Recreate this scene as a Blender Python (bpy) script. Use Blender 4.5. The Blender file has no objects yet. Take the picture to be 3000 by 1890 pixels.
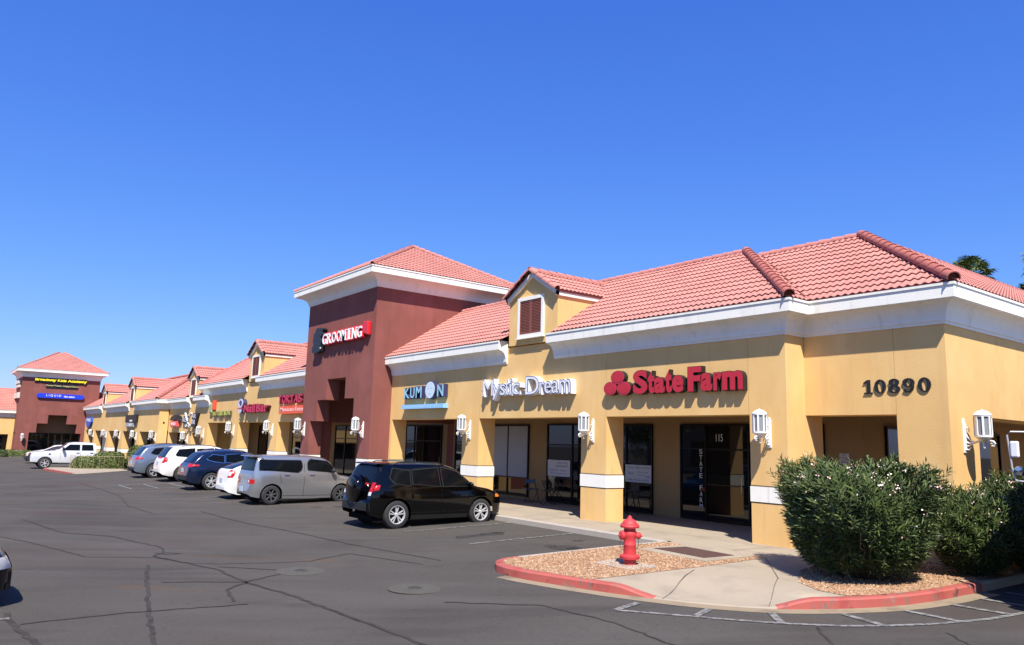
import bpy, bmesh, math, random
from mathutils import Matrix, Vector, geometry
R = math.radians
PI = math.pi
scene = bpy.context.scene
COL = scene.collection

# ------------------------------------------------------------------ camera, sky, sun, exposure
cam = bpy.data.cameras.new('camera'); camo = bpy.data.objects.new('camera', cam); COL.objects.link(camo)
CAM = Vector((10.6408, -14.9560, 2.214)); YAW, PITCH, ROLL = -0.922698, 0.156931, 0.028531
fw = Vector((math.sin(YAW)*math.cos(PITCH), math.cos(YAW)*math.cos(PITCH), math.sin(PITCH)))
rt0 = Vector((math.cos(YAW), -math.sin(YAW), 0)); up0 = rt0.cross(fw)
rt = rt0*math.cos(ROLL) + up0*math.sin(ROLL); up = -rt0*math.sin(ROLL) + up0*math.cos(ROLL)
camo.matrix_world = Matrix.Translation(CAM) @ Matrix((rt, up, -fw)).transposed().to_4x4()
cam.sensor_width = 36; cam.lens = 2229.10/3000*36; cam.clip_start = .1; cam.clip_end = 3000
scene.camera = camo

SUN = Vector((1.43, -1.0, 2.41)).normalized()          # towards the sun
elev = math.asin(SUN.z); azim = math.atan2(SUN.x, SUN.y)
world = bpy.data.worlds.new('World'); scene.world = world; world.use_nodes = True
wn = world.node_tree.nodes; wl = world.node_tree.links; wn.clear()
wo = wn.new('ShaderNodeOutputWorld'); bg = wn.new('ShaderNodeBackground'); sky = wn.new('ShaderNodeTexSky')
sky.sky_type = 'NISHITA'; sky.sun_disc = False; sky.sun_elevation = elev; sky.sun_rotation = azim
sky.altitude = 600; sky.air_density = 1.15; sky.dust_density = .35; sky.ozone_density = 3.0
bg.inputs['Strength'].default_value = .10
# the deep, violet-leaning blue of the photograph's sky: each channel of the sky texture gets its own response curve
sep = wn.new('ShaderNodeSeparateColor'); cmb = wn.new('ShaderNodeCombineColor'); wl.new(sky.outputs[0], sep.inputs[0])
for ch, gain, p in ((0, .505, 1.14), (1, .56, .90), (2, .80, .50)):
    m0 = wn.new('ShaderNodeMath'); m0.operation = 'MULTIPLY'; m0.inputs[1].default_value = .1
    m1 = wn.new('ShaderNodeMath'); m1.operation = 'POWER'; m1.inputs[1].default_value = p
    m2 = wn.new('ShaderNodeMath'); m2.operation = 'MULTIPLY'; m2.inputs[1].default_value = gain*10
    wl.new(sep.outputs[ch], m0.inputs[0]); wl.new(m0.outputs[0], m1.inputs[0]); wl.new(m1.outputs[0], m2.inputs[0]); wl.new(m2.outputs[0], cmb.inputs[ch])
wl.new(cmb.outputs[0], bg.inputs['Color']); wl.new(bg.outputs[0], wo.inputs['Surface'])
sl = bpy.data.lights.new('sun', 'SUN'); so = bpy.data.objects.new('sun', sl); COL.objects.link(so)
sl.energy = 5.0; sl.angle = R(.53); sl.color = (1, .94, .84)
so.rotation_euler = SUN.to_track_quat('Z', 'Y').to_euler(); so.location = (0, 0, 40)
scene.view_settings.view_transform = 'Standard'; scene.view_settings.look = 'None'
scene.view_settings.exposure = 0.75; scene.view_settings.gamma = 1

# ------------------------------------------------------------------ materials
def mat(name, col, rough=.8, var=0, vscale=3, bump=0, bscale=60, metal=0, spec=.5, coat=0, col2=None, thr=None, detail=6, emit=None):
    m = bpy.data.materials.new(name); m.use_nodes = True
    nt = m.node_tree; b = nt.nodes['Principled BSDF']; N = nt.nodes; Lk = nt.links
    b.inputs['Base Color'].default_value = (*col, 1); b.inputs['Roughness'].default_value = rough
    b.inputs['Metallic'].default_value = metal; b.inputs['Specular IOR Level'].default_value = spec
    b.inputs['Coat Weight'].default_value = coat; b.inputs['Coat Roughness'].default_value = .03
    geo = None
    if var or bump or col2:
        geo = N.new('ShaderNodeNewGeometry')
    if var or col2:
        n = N.new('ShaderNodeTexNoise'); n.inputs['Scale'].default_value = vscale; n.inputs['Detail'].default_value = detail
        n.inputs['Roughness'].default_value = .6
        Lk.new(geo.outputs['Position'], n.inputs['Vector'])
        r = N.new('ShaderNodeValToRGB'); Lk.new(n.outputs['Fac'], r.inputs['Fac'])
        lo, hi = thr or (.3, .7)
        r.color_ramp.elements[0].position = lo; r.color_ramp.elements[1].position = hi
        c2 = col2 or tuple(min(1, c*(1+var)) for c in col); c1 = col if col2 else tuple(c*(1-var) for c in col)
        r.color_ramp.elements[0].color = (*c1, 1); r.color_ramp.elements[1].color = (*c2, 1)
        Lk.new(r.outputs[0], b.inputs['Base Color'])
    if bump:
        n2 = N.new('ShaderNodeTexNoise'); n2.inputs['Scale'].default_value = bscale; n2.inputs['Detail'].default_value = 4
        Lk.new(geo.outputs['Position'], n2.inputs['Vector'])
        bp = N.new('ShaderNodeBump'); bp.inputs['Strength'].default_value = bump; bp.inputs['Distance'].default_value = .02
        Lk.new(n2.outputs['Fac'], bp.inputs['Height']); Lk.new(bp.outputs[0], b.inputs['Normal'])
    return m

def layer_noise(m, scale, lo, hi, col, amount=1, stretch=None, detail=4, rot=0):
    """mixes another tone over the base colour where a noise field is high"""
    nt = m.node_tree; N = nt.nodes; Lk = nt.links; b = N['Principled BSDF']
    geo = N.new('ShaderNodeNewGeometry'); vec = geo.outputs['Position']
    if stretch:
        mp = N.new('ShaderNodeMapping'); mp.inputs['Scale'].default_value = stretch; mp.vector_type = 'TEXTURE' if rot else 'POINT'; mp.inputs['Rotation'].default_value = (0, 0, R(rot))
        Lk.new(vec, mp.inputs['Vector']); vec = mp.outputs[0]
    n = N.new('ShaderNodeTexNoise'); n.inputs['Scale'].default_value = scale; n.inputs['Detail'].default_value = detail
    Lk.new(vec, n.inputs['Vector'])
    mr = N.new('ShaderNodeMapRange'); mr.inputs['From Min'].default_value = lo; mr.inputs['From Max'].default_value = hi
    mr.inputs['To Max'].default_value = amount
    Lk.new(n.outputs['Fac'], mr.inputs['Value'])
    mx = N.new('ShaderNodeMix'); mx.data_type = 'RGBA'; mx.inputs[7].default_value = (*col, 1)
    src = b.inputs['Base Color'].links[0].from_socket if b.inputs['Base Color'].links else None
    if src: Lk.new(src, mx.inputs[6])
    else: mx.inputs[6].default_value = b.inputs['Base Color'].default_value
    Lk.new(mr.outputs[0], mx.inputs[0]); Lk.new(mx.outputs[2], b.inputs['Base Color'])
    return m

M = {}
M['yellow'] = layer_noise(mat('yellow_stucco', (.72, .460, .185), .92, .05, .7, .24, 38, spec=.2), 2.2, .50, .75, (.66, .41, .155), .7, (1, 1, .35))
layer_noise(M['yellow'], 5, .58, .80, (.60, .37, .17), .55, (1, 1, .08), detail=5)
layer_noise(M['yellow'], .6, .52, .68, (.77, .53, .25), .6)
layer_noise(M['yellow'], 1.7, .62, .72, (.58, .36, .15), .45, (1, 1, .5), detail=8)
M['red'] = layer_noise(mat('red_stucco', (.225, .080, .064), .9, .07, .8, .3, 34, spec=.2), 1.4, .5, .8, (.30, .10, .085), .7, (1, 1, .3))
layer_noise(M['red'], 4, .56, .8, (.19, .055, .048), .6, (1, 1, .10), detail=5)
layer_noise(M['red'], .7, .52, .7, (.31, .105, .09), .6)
M['white'] = layer_noise(mat('white_trim', (.80, .78, .71), .75, .03, 2, .12, 30, spec=.3), 3, .55, .8, (.62, .60, .54), .6, (1, 1, .2))
layer_noise(M['white'], 7, .60, .80, (.48, .45, .39), .5, (1, 1, .06), detail=5)
M['tile'] = layer_noise(mat('clay_tile', (.46, .190, .158), .8, .10, 1.3, .25, 50, spec=.25), 9, .5, .7, (.55, .225, .185), .6)
layer_noise(M['tile'], 4.5, .62, .72, (.33, .115, .09), .45, detail=2)
layer_noise(M['tile'], .5, .5, .75, (.38, .140, .110), .5)
M['cap'] = layer_noise(mat('clay_ridge_tile', (.40, .135, .108), .85, .12, 3, .3, 40, spec=.2), 8, .5, .75, (.27, .085, .07), .6)
M['tile_dark'] = mat('tile_end_shade', (.10, .028, .024), .95, spec=.1)  # dark faces stand in for shade inside open tile ends; back slopes reuse it
M['inner'] = mat('arcade_back_wall', (.36, .235, .115), .92, .05, 1, .3, 30, spec=.1)  # toned darker than the facade stucco to carry the arcade's shade
M['ceil'] = mat('arcade_ceiling_stucco', (.30, .19, .09), .95, .05, 1, .3, 30, spec=.1)  # colour lowered so the shade under the arcade reads deeper
M['joint'] = mat('sidewalk_joint', (.14, .115, .09), .9)
M['groove'] = mat('reveal_groove', (.13, .10, .07), .9, spec=.1)
M['shutter'] = mat('louvre_brown', (.20, .062, .048), .7, .1, 6)
M['frame'] = mat('bronze_frame', (.012, .010, .009), .35, metal=.6)
M['glass'] = mat('tinted_glass', (.006, .007, .008), .03, spec=.55)
M['blind'] = mat('roller_blind', (.36, .37, .40), .9, .05, 1)
M['asphalt'] = mat('asphalt', (.074, .067, .059), .9, .12, .35, .7, 110, spec=.15)
layer_noise(M['asphalt'], 70, .5, .7, (.115, .106, .096), .7, detail=2)
layer_noise(M['asphalt'], 28, .52, .72, (.046, .042, .038), .5, detail=3)
layer_noise(M['asphalt'], .22, .52, .75, (.048, .043, .039), .85)
layer_noise(M['asphalt'], .5, .55, .78, (.080, .062, .054), .7, (1, .4, 1))
layer_noise(M['asphalt'], 1.6, .62, .8, (.042, .038, .035), .5, (1, .5, 1))
layer_noise(M['asphalt'], 1.0, .50, .72, (.092, .083, .075), .75, (5, .7, 1), rot=48)
layer_noise(M['asphalt'], 1.3, .56, .74, (.044, .040, .037), .6, (6, .8, 1), rot=62, detail=6)
layer_noise(M['asphalt'], .16, .54, .70, (.082, .056, .050), .6)
layer_noise(M['asphalt'], .6, .64, .72, (.12, .075, .045), .45, (2, .6, 1), rot=50)
layer_noise(M['asphalt'], 11, .60, .78, (.034, .032, .031), .5)
M['tar'] = mat('crack_sealant', (.046, .042, .039), .9, .35, 5, .2, 60, spec=.1)
M['line'] = layer_noise(mat('parking_paint', (.22, .215, .20), .8, .1, 5), 12, .42, .58, (.075, .07, .066), .9)
M['conc'] = layer_noise(mat('concrete', (.33, .275, .205), .9, .05, .6, .25, 80, spec=.2), 2.0, .5, .75, (.225, .19, .15), .6)
layer_noise(M['conc'], 70, .55, .75, (.2, .17, .13), .35, detail=2)
M['conc_white'] = layer_noise(mat('pale_concrete', (.36, .32, .27), .9, .04, 1, .2, 60), 5, .5, .8, (.28, .24, .19), .6)
M['gutter'] = layer_noise(mat('gutter_concrete', (.25, .195, .125), .9, .06, 1.2, .25, 70), 2.5, .5, .72, (.13, .10, .065), .8)
M['kerbred'] = layer_noise(mat('red_kerb_paint', (.37, .085, .066), .7, .06, 2, .2, 50), 5, .60, .72, (.24, .17, .13), .75)
layer_noise(M['kerbred'], 1.7, .55, .75, (.27, .040, .036), .7)
layer_noise(M['kerbred'], 9, .58, .66, (.17, .12, .10), .85, (1, 1, .5), detail=8)
layer_noise(M['kerbred'], 3.5, .62, .68, (.05, .035, .032), .8, detail=8)
# gravel
g_ = mat('tan_gravel', (.52, .33, .19), .95, spec=.2); M['gravel'] = g_
nt = g_.node_tree; N = nt.nodes; geo = N.new('ShaderNodeNewGeometry'); vo = N.new('ShaderNodeTexVoronoi'); vo.inputs['Scale'].default_value = 26
nt.links.new(geo.outputs['Position'], vo.inputs['Vector'])
sp = N.new('ShaderNodeSeparateColor'); nt.links.new(vo.outputs['Color'], sp.inputs[0])
rp = N.new('ShaderNodeValToRGB'); nt.links.new(sp.outputs[0], rp.inputs['Fac'])
rp.color_ramp.elements[0].color = (.25, .13, .075, 1); rp.color_ramp.elements[1].color = (.52, .37, .235, 1)
e = rp.color_ramp.elements.new(.45); e.color = (.41, .235, .13, 1)
nt.links.new(rp.outputs[0], N['Principled BSDF'].inputs['Base Color'])
bp_ = N.new('ShaderNodeBump'); bp_.inputs['Strength'].default_value = 1; bp_.inputs['Distance'].default_value = .03; bp_.invert = True
nt.links.new(vo.outputs['Distance'], bp_.inputs['Height']); nt.links.new(bp_.outputs[0], N['Principled BSDF'].inputs['Normal'])
M['stone'] = mat('loose_stone', (.33, .19, .105), .9, .3, 9)
M['iron'] = mat('cast_iron', (.070, .064, .050), .8, .15, 6, .3, 80)
M['iron_dark'] = mat('cast_iron_dark', (.04, .037, .03), .8)
M['vault'] = mat('rusty_vault_cover', (.075, .036, .028), .8, .15, 8, .3, 120)
M['hyd'] = layer_noise(mat('hydrant_red', (.50, .036, .042), .6, .08, 5, .08, 40), 8, .62, .8, (.60, .11, .09), .5)
M['chain'] = mat('steel_chain', (.3, .28, .26), .5, metal=.8)
M['lampwhite'] = mat('lamp_white', (.74, .73, .71), .5, .02, 5)
M['lampglass'] = mat('lamp_glass', (.22, .24, .25), .15, spec=.6)
M['tyre'] = mat('tyre_rubber', (.022, .022, .022), .8, .15, 20)
M['alloy'] = mat('alloy_rim', (.55, .55, .56), .3, metal=.25, coat=.5)
M['darkrim'] = mat('dark_rim', (.11, .11, .115), .3, metal=.3, coat=.4)
M['black'] = mat('black_plastic', (.012, .012, .012), .6)
M['under'] = mat('underbody', (.006, .006, .006), .9, spec=.1)
M['carglass'] = mat('car_glass', (.004, .005, .006), .05, spec=.22)
M['chrome'] = mat('chrome', (.7, .7, .7), .12, metal=1)
M['tail'] = mat('tail_lens', (.42, .010, .014), .3, spec=.4, coat=.2)
M['clear'] = mat('clear_lens', (.62, .62, .62), .12, spec=.7, coat=.6)
M['amber'] = mat('amber_lens', (.75, .20, .03), .2, coat=.5)
M['plate'] = mat('licence_plate', (.45, .52, .60), .4)
M['text_w'] = mat('white_lettering', (.80, .80, .80), .5)
M['text_k'] = mat('black_lettering', (.012, .012, .013), .5)

# ------------------------------------------------------------------ mesh helpers
def newobj(name, me, parent=None):
    o = bpy.data.objects.new(name, me); COL.objects.link(o)
    if parent is not None: o.parent = parent
    return o

def thing(name, label, cat, loc=(0, 0, 0), rz=0, group=None):
    o = newobj(name, None); o.location = loc; o.rotation_euler = (0, 0, rz); o.empty_display_size = .2
    o['label'] = label; o['category'] = cat
    if group: o['group'] = group
    return o

def tag(o, label=None, cat=None, group=None, kind=None):
    if label: o['label'] = label
    if cat: o['category'] = cat
    if group: o['group'] = group
    if kind: o['kind'] = kind
    return o

class MB:
    def __init__(s, T=None): s.v = []; s.f = []; s.m = []; s.T = T
    def add(s, vs, fs, mi=0):
        n = len(s.v)
        if s.T is not None: vs = [tuple(s.T @ Vector(p)) for p in vs]
        s.v += [tuple(p) for p in vs]; s.f += [tuple(n+i for i in f) for f in fs]; s.m += [mi]*len(fs)
        return s
    def box(s, x0, x1, y0, y1, z0, z1, mi=0):
        return s.add([(x0,y0,z0),(x1,y0,z0),(x1,y1,z0),(x0,y1,z0),(x0,y0,z1),(x1,y0,z1),(x1,y1,z1),(x0,y1,z1)],
                     [(0,3,2,1),(4,5,6,7),(0,1,5,4),(1,2,6,5),(2,3,7,6),(3,0,4,7)], mi)
    def prism_y(s, poly, y0, y1, mi=0):      # polygon (x,z) extruded in y
        n = len(poly)
        return s.add([(x, y0, z) for x, z in poly]+[(x, y1, z) for x, z in poly],
                     [tuple(range(n)), tuple(range(2*n-1, n-1, -1))]+[(i, i+n, (i+1) % n+n, (i+1) % n) for i in range(n)], mi)
    def prism_z(s, poly, z0, z1, mi=0):
        n = len(poly)
        return s.add([(x, y, z0) for x, y in poly]+[(x, y, z1) for x, y in poly],
                     [tuple(range(n-1, -1, -1)), tuple(range(n, 2*n))]+[(i, (i+1) % n, (i+1) % n+n, i+n) for i in range(n)], mi)
    def prism_x(s, poly, x0, x1, mi=0):      # polygon (y,z)
        n = len(poly)
        return s.add([(x0, y, z) for y, z in poly]+[(x1, y, z) for y, z in poly],
                     [tuple(range(n)), tuple(range(2*n-1, n-1, -1))]+[(i, i+n, (i+1) % n+n, (i+1) % n) for i in range(n)], mi)
    def tube(s, pts, r, n=8, mi=0, r1=None, cap=True):
        pts = [Vector(p) for p in pts]; rings = []; k = len(pts)
        for i, p in enumerate(pts):
            d = (pts[min(i+1, k-1)]-pts[max(i-1, 0)]).normalized()
            a = d.cross(Vector((0, 0, 1)))
            if a.length < .05: a = d.cross(Vector((1, 0, 0)))
            a.normalize(); b = d.cross(a)
            rr = r if r1 is None else r+(r1-r)*i/(k-1)
            rings.append([p+(a*math.cos(2*PI*j/n)+b*math.sin(2*PI*j/n))*rr for j in range(n)])
        vs = [v for q in rings for v in q]
        fs = [(i*n+j, i*n+(j+1) % n, (i+1)*n+(j+1) % n, (i+1)*n+j) for i in range(k-1) for j in range(n)]
        if cap: fs += [tuple(range(n-1, -1, -1)), tuple((k-1)*n+j for j in range(n))]
        return s.add(vs, fs, mi)
    def lathe(s, prof, c=(0, 0, 0), axis='z', n=24, mi=0, closed=False):
        vs = []; k = len(prof)
        for r, h in prof:
            for j in range(n):
                a = 2*PI*j/n; u, w = r*math.cos(a), r*math.sin(a)
                p = (u, w, h) if axis == 'z' else ((u, h, w) if axis == 'y' else (h, u, w))
                vs.append((p[0]+c[0], p[1]+c[1], p[2]+c[2]))
        fs = [(i*n+j, i*n+(j+1) % n, (i+1)*n+(j+1) % n, (i+1)*n+j) for i in range(k-1) for j in range(n)]
        if closed: fs += [((k-1)*n+j, (k-1)*n+(j+1) % n, (j+1) % n, j) for j in range(n)]
        return s.add(vs, fs, mi)
    def build(s, name, mats, parent=None, smooth=False, recalc=True, bevel=0):
        me = bpy.data.meshes.new(name); me.from_pydata(s.v, [], s.f)
        for m in (mats if isinstance(mats, (list, tuple)) else [mats]): me.materials.append(m)
        me.polygons.foreach_set('material_index', s.m)
        if recalc:
            b = bmesh.new(); b.from_mesh(me)
            if recalc == 2: bmesh.ops.remove_doubles(b, verts=b.verts, dist=.0004)
            bmesh.ops.recalc_face_normals(b, faces=b.faces); b.to_mesh(me); b.free()
        if smooth:
            me.polygons.foreach_set('use_smooth', [True]*len(me.polygons))
            if smooth != 1: me.set_sharp_from_angle(angle=R(smooth))
        me.update()
        o = newobj(name, me, parent)
        if bevel:
            bv = o.modifiers.new('edge', 'BEVEL'); bv.width = bevel; bv.segments = 2; bv.limit_method = 'ANGLE'
        return o

def rotz(x, y, z, deg): return Matrix.Translation((x, y, z)) @ Matrix.Rotation(R(deg), 4, 'Z')

def g(x, y):        # height of the parking lot: falls away from the kerb and down to the west
    yy = min(max(-1.7-y, 0), 7.5); t = min(max((-33-x)/18, 0), 1); t = t*t*(3-2*t)
    return .02-.027*yy-.55*t

# text as real mesh ---------------------------------------------------------------
def text_geo(body, bold=0, shear=0, spacing=1):
    cu = bpy.data.curves.new('lettering', 'FONT'); cu.body = body; cu.size = 1; cu.offset = bold; cu.shear = shear
    cu.space_character = spacing; cu.resolution_u = 4; cu.fill_mode = 'FRONT'
    o = bpy.data.objects.new('tmp', cu); COL.objects.link(o)
    dg = bpy.context.evaluated_depsgraph_get(); me = bpy.data.meshes.new_from_object(o.evaluated_get(dg))
    bpy.data.objects.remove(o); bpy.data.curves.remove(cu)
    vs = [tuple(v.co) for v in me.vertices]; fs = [tuple(p.vertices) for p in me.polygons]; bpy.data.meshes.remove(me)
    return vs, fs

def lettering(name, body, x0, x1, z0, z1, yf, depth, mats, parent=None, T=None, bold=0, shear=0, face=None, spacing=1, ref=None):
    """writes on a plane facing -y: fills x0..x1, z0..z1 (cap box); yf = front face"""
    vs, fs = text_geo(body, bold, shear, spacing)
    if ref:
        rv, _ = text_geo(ref, bold, shear); zlo = min(v[1] for v in rv); zhi = max(v[1] for v in rv)
    else: zlo = min(v[1] for v in vs); zhi = max(v[1] for v in vs)
    xa = min(v[0] for v in vs); xb = max(v[0] for v in vs)
    f2 = lambda v, y: (x0+(v[0]-xa)/(xb-xa)*(x1-x0), y, z0+(v[1]-zlo)/(zhi-zlo)*(z1-z0))
    mb = MB(T); n = len(vs)
    mb.add([f2(v, yf) for v in vs], fs, 0)
    # side walls from boundary edges
    cnt = {}
    for f in fs:
        for i in range(len(f)):
            a, b = f[i], f[(i+1) % len(f)]; k = (min(a, b), max(a, b)); cnt.setdefault(k, []).append((a, b))
    ed = [e[0] for e in cnt.values() if len(e) == 1]
    sv = []; sf = []
    for a, b in ed:
        k = len(sv); sv += [f2(vs[a], yf), f2(vs[b], yf), f2(vs[b], yf+depth), f2(vs[a], yf+depth)]; sf.append((k, k+1, k+2, k+3))
    mb.add(sv, sf, 1 if isinstance(mats, (list, tuple)) and len(mats) > 1 else 0)
    return mb.build(name, mats, parent, recalc=0)

# ------------------------------------------------------------------ roof tiles, caps, cornice
def tiles(mb, o, ud, vd, slope, uL, uR, t0, t1, near=True, wave=.165, row=.285):
    """o: eave origin (x,y,z); ud: unit dir along eave; vd: inward dir; t = plan distance from the eave"""
    amp = .024; per = 6 if near else 4; du = wave/per
    k0 = int(math.floor(t0/row)); k = k0
    def P(u, t, h):
        return (o[0]+ud[0]*u+vd[0]*t, o[1]+ud[1]*u+vd[1]*t, o[2]+slope*t+h)
    def W(u):
        ph = (u/wave) % 1.0
        return amp*(math.sin(PI*ph/.62) if ph < .62 else -.35*math.sin(PI*(ph-.62)/.38))
    while k*row < t1-1e-6:
        ta = max(k*row, t0); tb = min((k+1)*row, t1)
        a0, b0, a1, b1 = uL(ta), uR(ta), uL(tb), uR(tb)
        lo, hi = min(a0, a1), max(b0, b1); n = int(math.ceil((hi-lo)/du))
        base = math.floor(lo/du)*du
        us = [base+i*du for i in range(n+2)]
        ra = [min(max(u, a0), b0) for u in us]; rb = [min(max(u, a1), b1) for u in us]
        jit = [.012*math.sin(k*12.9+int(u/wave)*7.3) for u in us]
        m = len(us)
        vs = [P(u, ta, W(u)+.050) for u in ra]+[P(u, tb+.03 if tb < t1-1e-6 else tb, W(u)+.010) for u in rb]
        mb.add(vs, [(i, i+1, m+i+1, m+i) for i in range(m-1) if us[i+1] > lo-.001 and us[i] < hi+.001], 0)
        vr = [P(u, ta, W(u)+.050) for u in ra]+[P(u, ta, W(u)+.039) for u in ra]+[P(u, ta+.012, W(u)+.039) for u in ra]+[P(u, ta+.012, -.04) for u in ra]
        mb.add(vr, [(i, i+1, m+i+1, m+i) for i in range(m-1)], 0)
        mb.add([], [], 0)
        n0 = len(mb.v)-len(vr)
        mb.f += [(n0+2*m+i, n0+2*m+i+1, n0+3*m+i+1, n0+3*m+i) for i in range(m-1)]; mb.m += [1]*(m-1)
        k += 1

def caps(mb, p0, p1, r=.14, step=.36, seg=8):
    if isinstance(mb, Caps): mb.r.append((p0, p1, r, step, seg)); return
    p0 = Vector(p0); p1 = Vector(p1); d = p1-p0; L = d.length; d.normalize()
    a = d.cross(Vector((0, 0, 1))).normalized(); b = a.cross(d).normalized()
    n = max(1, int(L/step)); st = L/n
    for i in range(n):
        rj = .004*math.sin(i*5.1+L*3); q0 = p0+d*(i*st-.03)+a*rj; q1 = p0+d*((i+1)*st+.03)
        vs = []; ang = [PI*(-.08+1.16*j/seg) for j in range(seg+1)]
        for q, rr, lift in ((q0, r*1.04, .022), (q1, r*.92, .0)):
            vs += [q+a*math.cos(t)*rr+b*(math.sin(t)*rr+lift-.03) for t in ang]
        s1 = seg+1
        vs += [q0+a*math.cos(t)*r*.9+b*(math.sin(t)*r*.88+.022-.03) for t in ang]
        vs += [q0+d*.06+a*math.cos(t)*r*.9+b*(math.sin(t)*r*.88+.022-.03) for t in ang]
        mb.add(vs, [(j, j+1, s1+j+1, s1+j) for j in range(seg)]+[(j, 2*s1+j, 2*s1+j+1, j+1) for j in range(seg)], 0)
        n0 = len(mb.v)-len(vs)
        mb.f.append(tuple(n0+3*s1+j for j in range(s1))); mb.m.append(1)

class Caps:
    """collects runs of ridge tiles; every run becomes a part of its own"""
    def __init__(s, T=None): s.T = T; s.r = []
    def build(s, name, mats, parent, **k):
        for a in s.r:
            q = MB(s.T); caps(q, *a); q.build(name, mats, parent, **k)

def cornice(name, path, z0, parent, e=.38, T=None, h=.72):
    """white cornice; outward is to the right of the direction of travel; z0 = top of cornice"""
    prof = [(0, -h-.02), (.03, -h-.02), (.035, -h+.03), (.05, -h+.035)]
    for i in range(7):
        t = i/6*PI/2; prof.append((.06+(e-.10)*(1-math.cos(t)), -h+.05+(h-.36)*math.sin(t)))
    prof += [(e-.03, -.29), (e, -.29), (e, -.055), (e+.004, -.05), (e+.022, -.05), (e+.022, 0), (0, 0)]
    mb = MB(T); P = [Vector(p) for p in path]; n = len(P); k = len(prof); rows = []
    for i, p in enumerate(P):
        if i == 0: d = (P[1]-P[0]).normalized(); nr = Vector((d.y, -d.x)); s = 1
        elif i == n-1: d = (P[-1]-P[-2]).normalized(); nr = Vector((d.y, -d.x)); s = 1
        else:
            d1 = (P[i]-P[i-1]).normalized(); d2 = (P[i+1]-P[i]).normalized()
            n1 = Vector((d1.y, -d1.x)); n2 = Vector((d2.y, -d2.x)); nr = (n1+n2).normalized(); s = 1/max(.2, nr.dot(n1))
        rows.append([(p.x+nr.x*s*o_, p.y+nr.y*s*o_, z0+z_) for o_, z_ in prof])
    vs = [v for r_ in rows for v in r_]
    fs = [(i*k+j, (i+1)*k+j, (i+1)*k+j+1, i*k+j+1) for i in range(n-1) for j in range(k-1)]
    fs += [tuple(range(k)), tuple((n-1)*k+j for j in range(k-1, -1, -1))]
    mb.add(vs, fs, 0)
    return mb.build(name, M['white'], parent)

def facade(parent, x0, x1, y, dep, zf, zo, zt, pil, mt, T=None, name='wall', ends=(True, True)):
    """one stucco wall standing on pillars: openings between the pillars up to zo"""
    poly = [(x0, zt), (x0, zf if (pil and abs(pil[0][0]-x0) < .01) else zo)]
    for a, b in pil:
        if abs(a-x0) > .01: poly += [(a, zo), (a, zf)]
        if abs(b-x1) > .01: poly += [(b, zf), (b, zo)]
        else: poly += [(b, zf)]
    if not (pil and abs(pil[-1][1]-x1) < .01): poly.append((x1, zo))
    poly.append((x1, zt))
    return MB(T).prism_y(poly, y, y+dep).build(name, mt, parent)

def band(parent, a, b, y0, y1, z1, z0, T=None):
    mb = MB(T); e = .014
    mb.box(a-e, b+e, y0-e, y1+e, z0, z1, 0)
    mb.box(a-.004, b+.004, y0-.004, y1+.004, z1+.001, z1+.028, 1); mb.box(a-.004, b+.004, y0-.004, y1+.004, z0-.028, z0-.001, 1)
    return mb.build('painted_band', [M['white'], M['groove']], parent)

def window(parent, x0, x1, z0, z1, y, mul=(), rail=(), T=None, name='shop_window', pane=None, door=None):
    """dark framed glazing set in front of the back wall (its face at y)"""
    w = .05; mb = MB(T)
    mb.box(x0, x1, y-.07, y-.003, z1-w, z1); mb.box(x0, x1, y-.07, y-.003, z0, z0+w)
    for xm in [x0, x1-w]+[m_-w/2 for m_ in mul]: mb.box(xm, xm+w, y-.072, y-.004, z0+w, z1-w)
    for zr in rail: mb.box(x0+w, x1-w, y-.068, y-.005, zr-w/2, zr+w/2)
    fr = mb.build(name, M['frame'], parent)
    MB(T).box(x0+.01, x1-.01, y-.035, y-.001, z0+.01, z1-.01).build('pane', pane or M['glass'], fr)
    if door:
        xd0, xd1 = door
        h_ = MB(T); h_.tube([(xd1-.12, y-.12, z0+.85), (xd1-.12, y-.12, z0+1.25)], .013); h_.tube([(xd0+.1, y-.11, z0+1.02), (xd1-.1, y-.11, z0+1.02)], .012)
        h_.build('door_handle', M['chrome'], fr)
    return fr

# ------------------------------------------------------------------ ground
def T_is(x, y):     # top of the sidewalk and the kerbed corner; flush with the lot at the ramp
    base = .16-.027*max(-1.7-y, 0)
    if x < -43.9: base -= .6
    d = math.hypot(x-3.08, y+5.45); w = min(max(1-(d-.80)/.75, 0), 1); w = w*w*(3-2*w)
    return base*(1-w)+(g(x, y)+.012)*w

xs = [-900, -500, -300, -200, -150, -120]+[-100+2*i for i in range(66)]+[32+6*i for i in range(8)]+[100, 200, 500, 900]
ys = [-900, -500, -200, -100, -60, -40, -30, -24, -20, -16, -13, -11, -9.5, -9.2, -8, -7, -6, -5, -4, -3, -2.4, -1.7, -1, 0, 2, 5, 10, 20, 30, 40, 60, 100, 300, 900]
mb = MB(); nx = len(xs)
mb.add([(x, y, g(x, y)) for y in ys for x in xs], [(j*nx+i, j*nx+i+1, (j+1)*nx+i+1, (j+1)*nx+i) for j in range(len(ys)-1) for i in range(nx-1)])
tag(mb.build('parking_lot', M['asphalt'], smooth=True), kind='structure')

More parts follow.
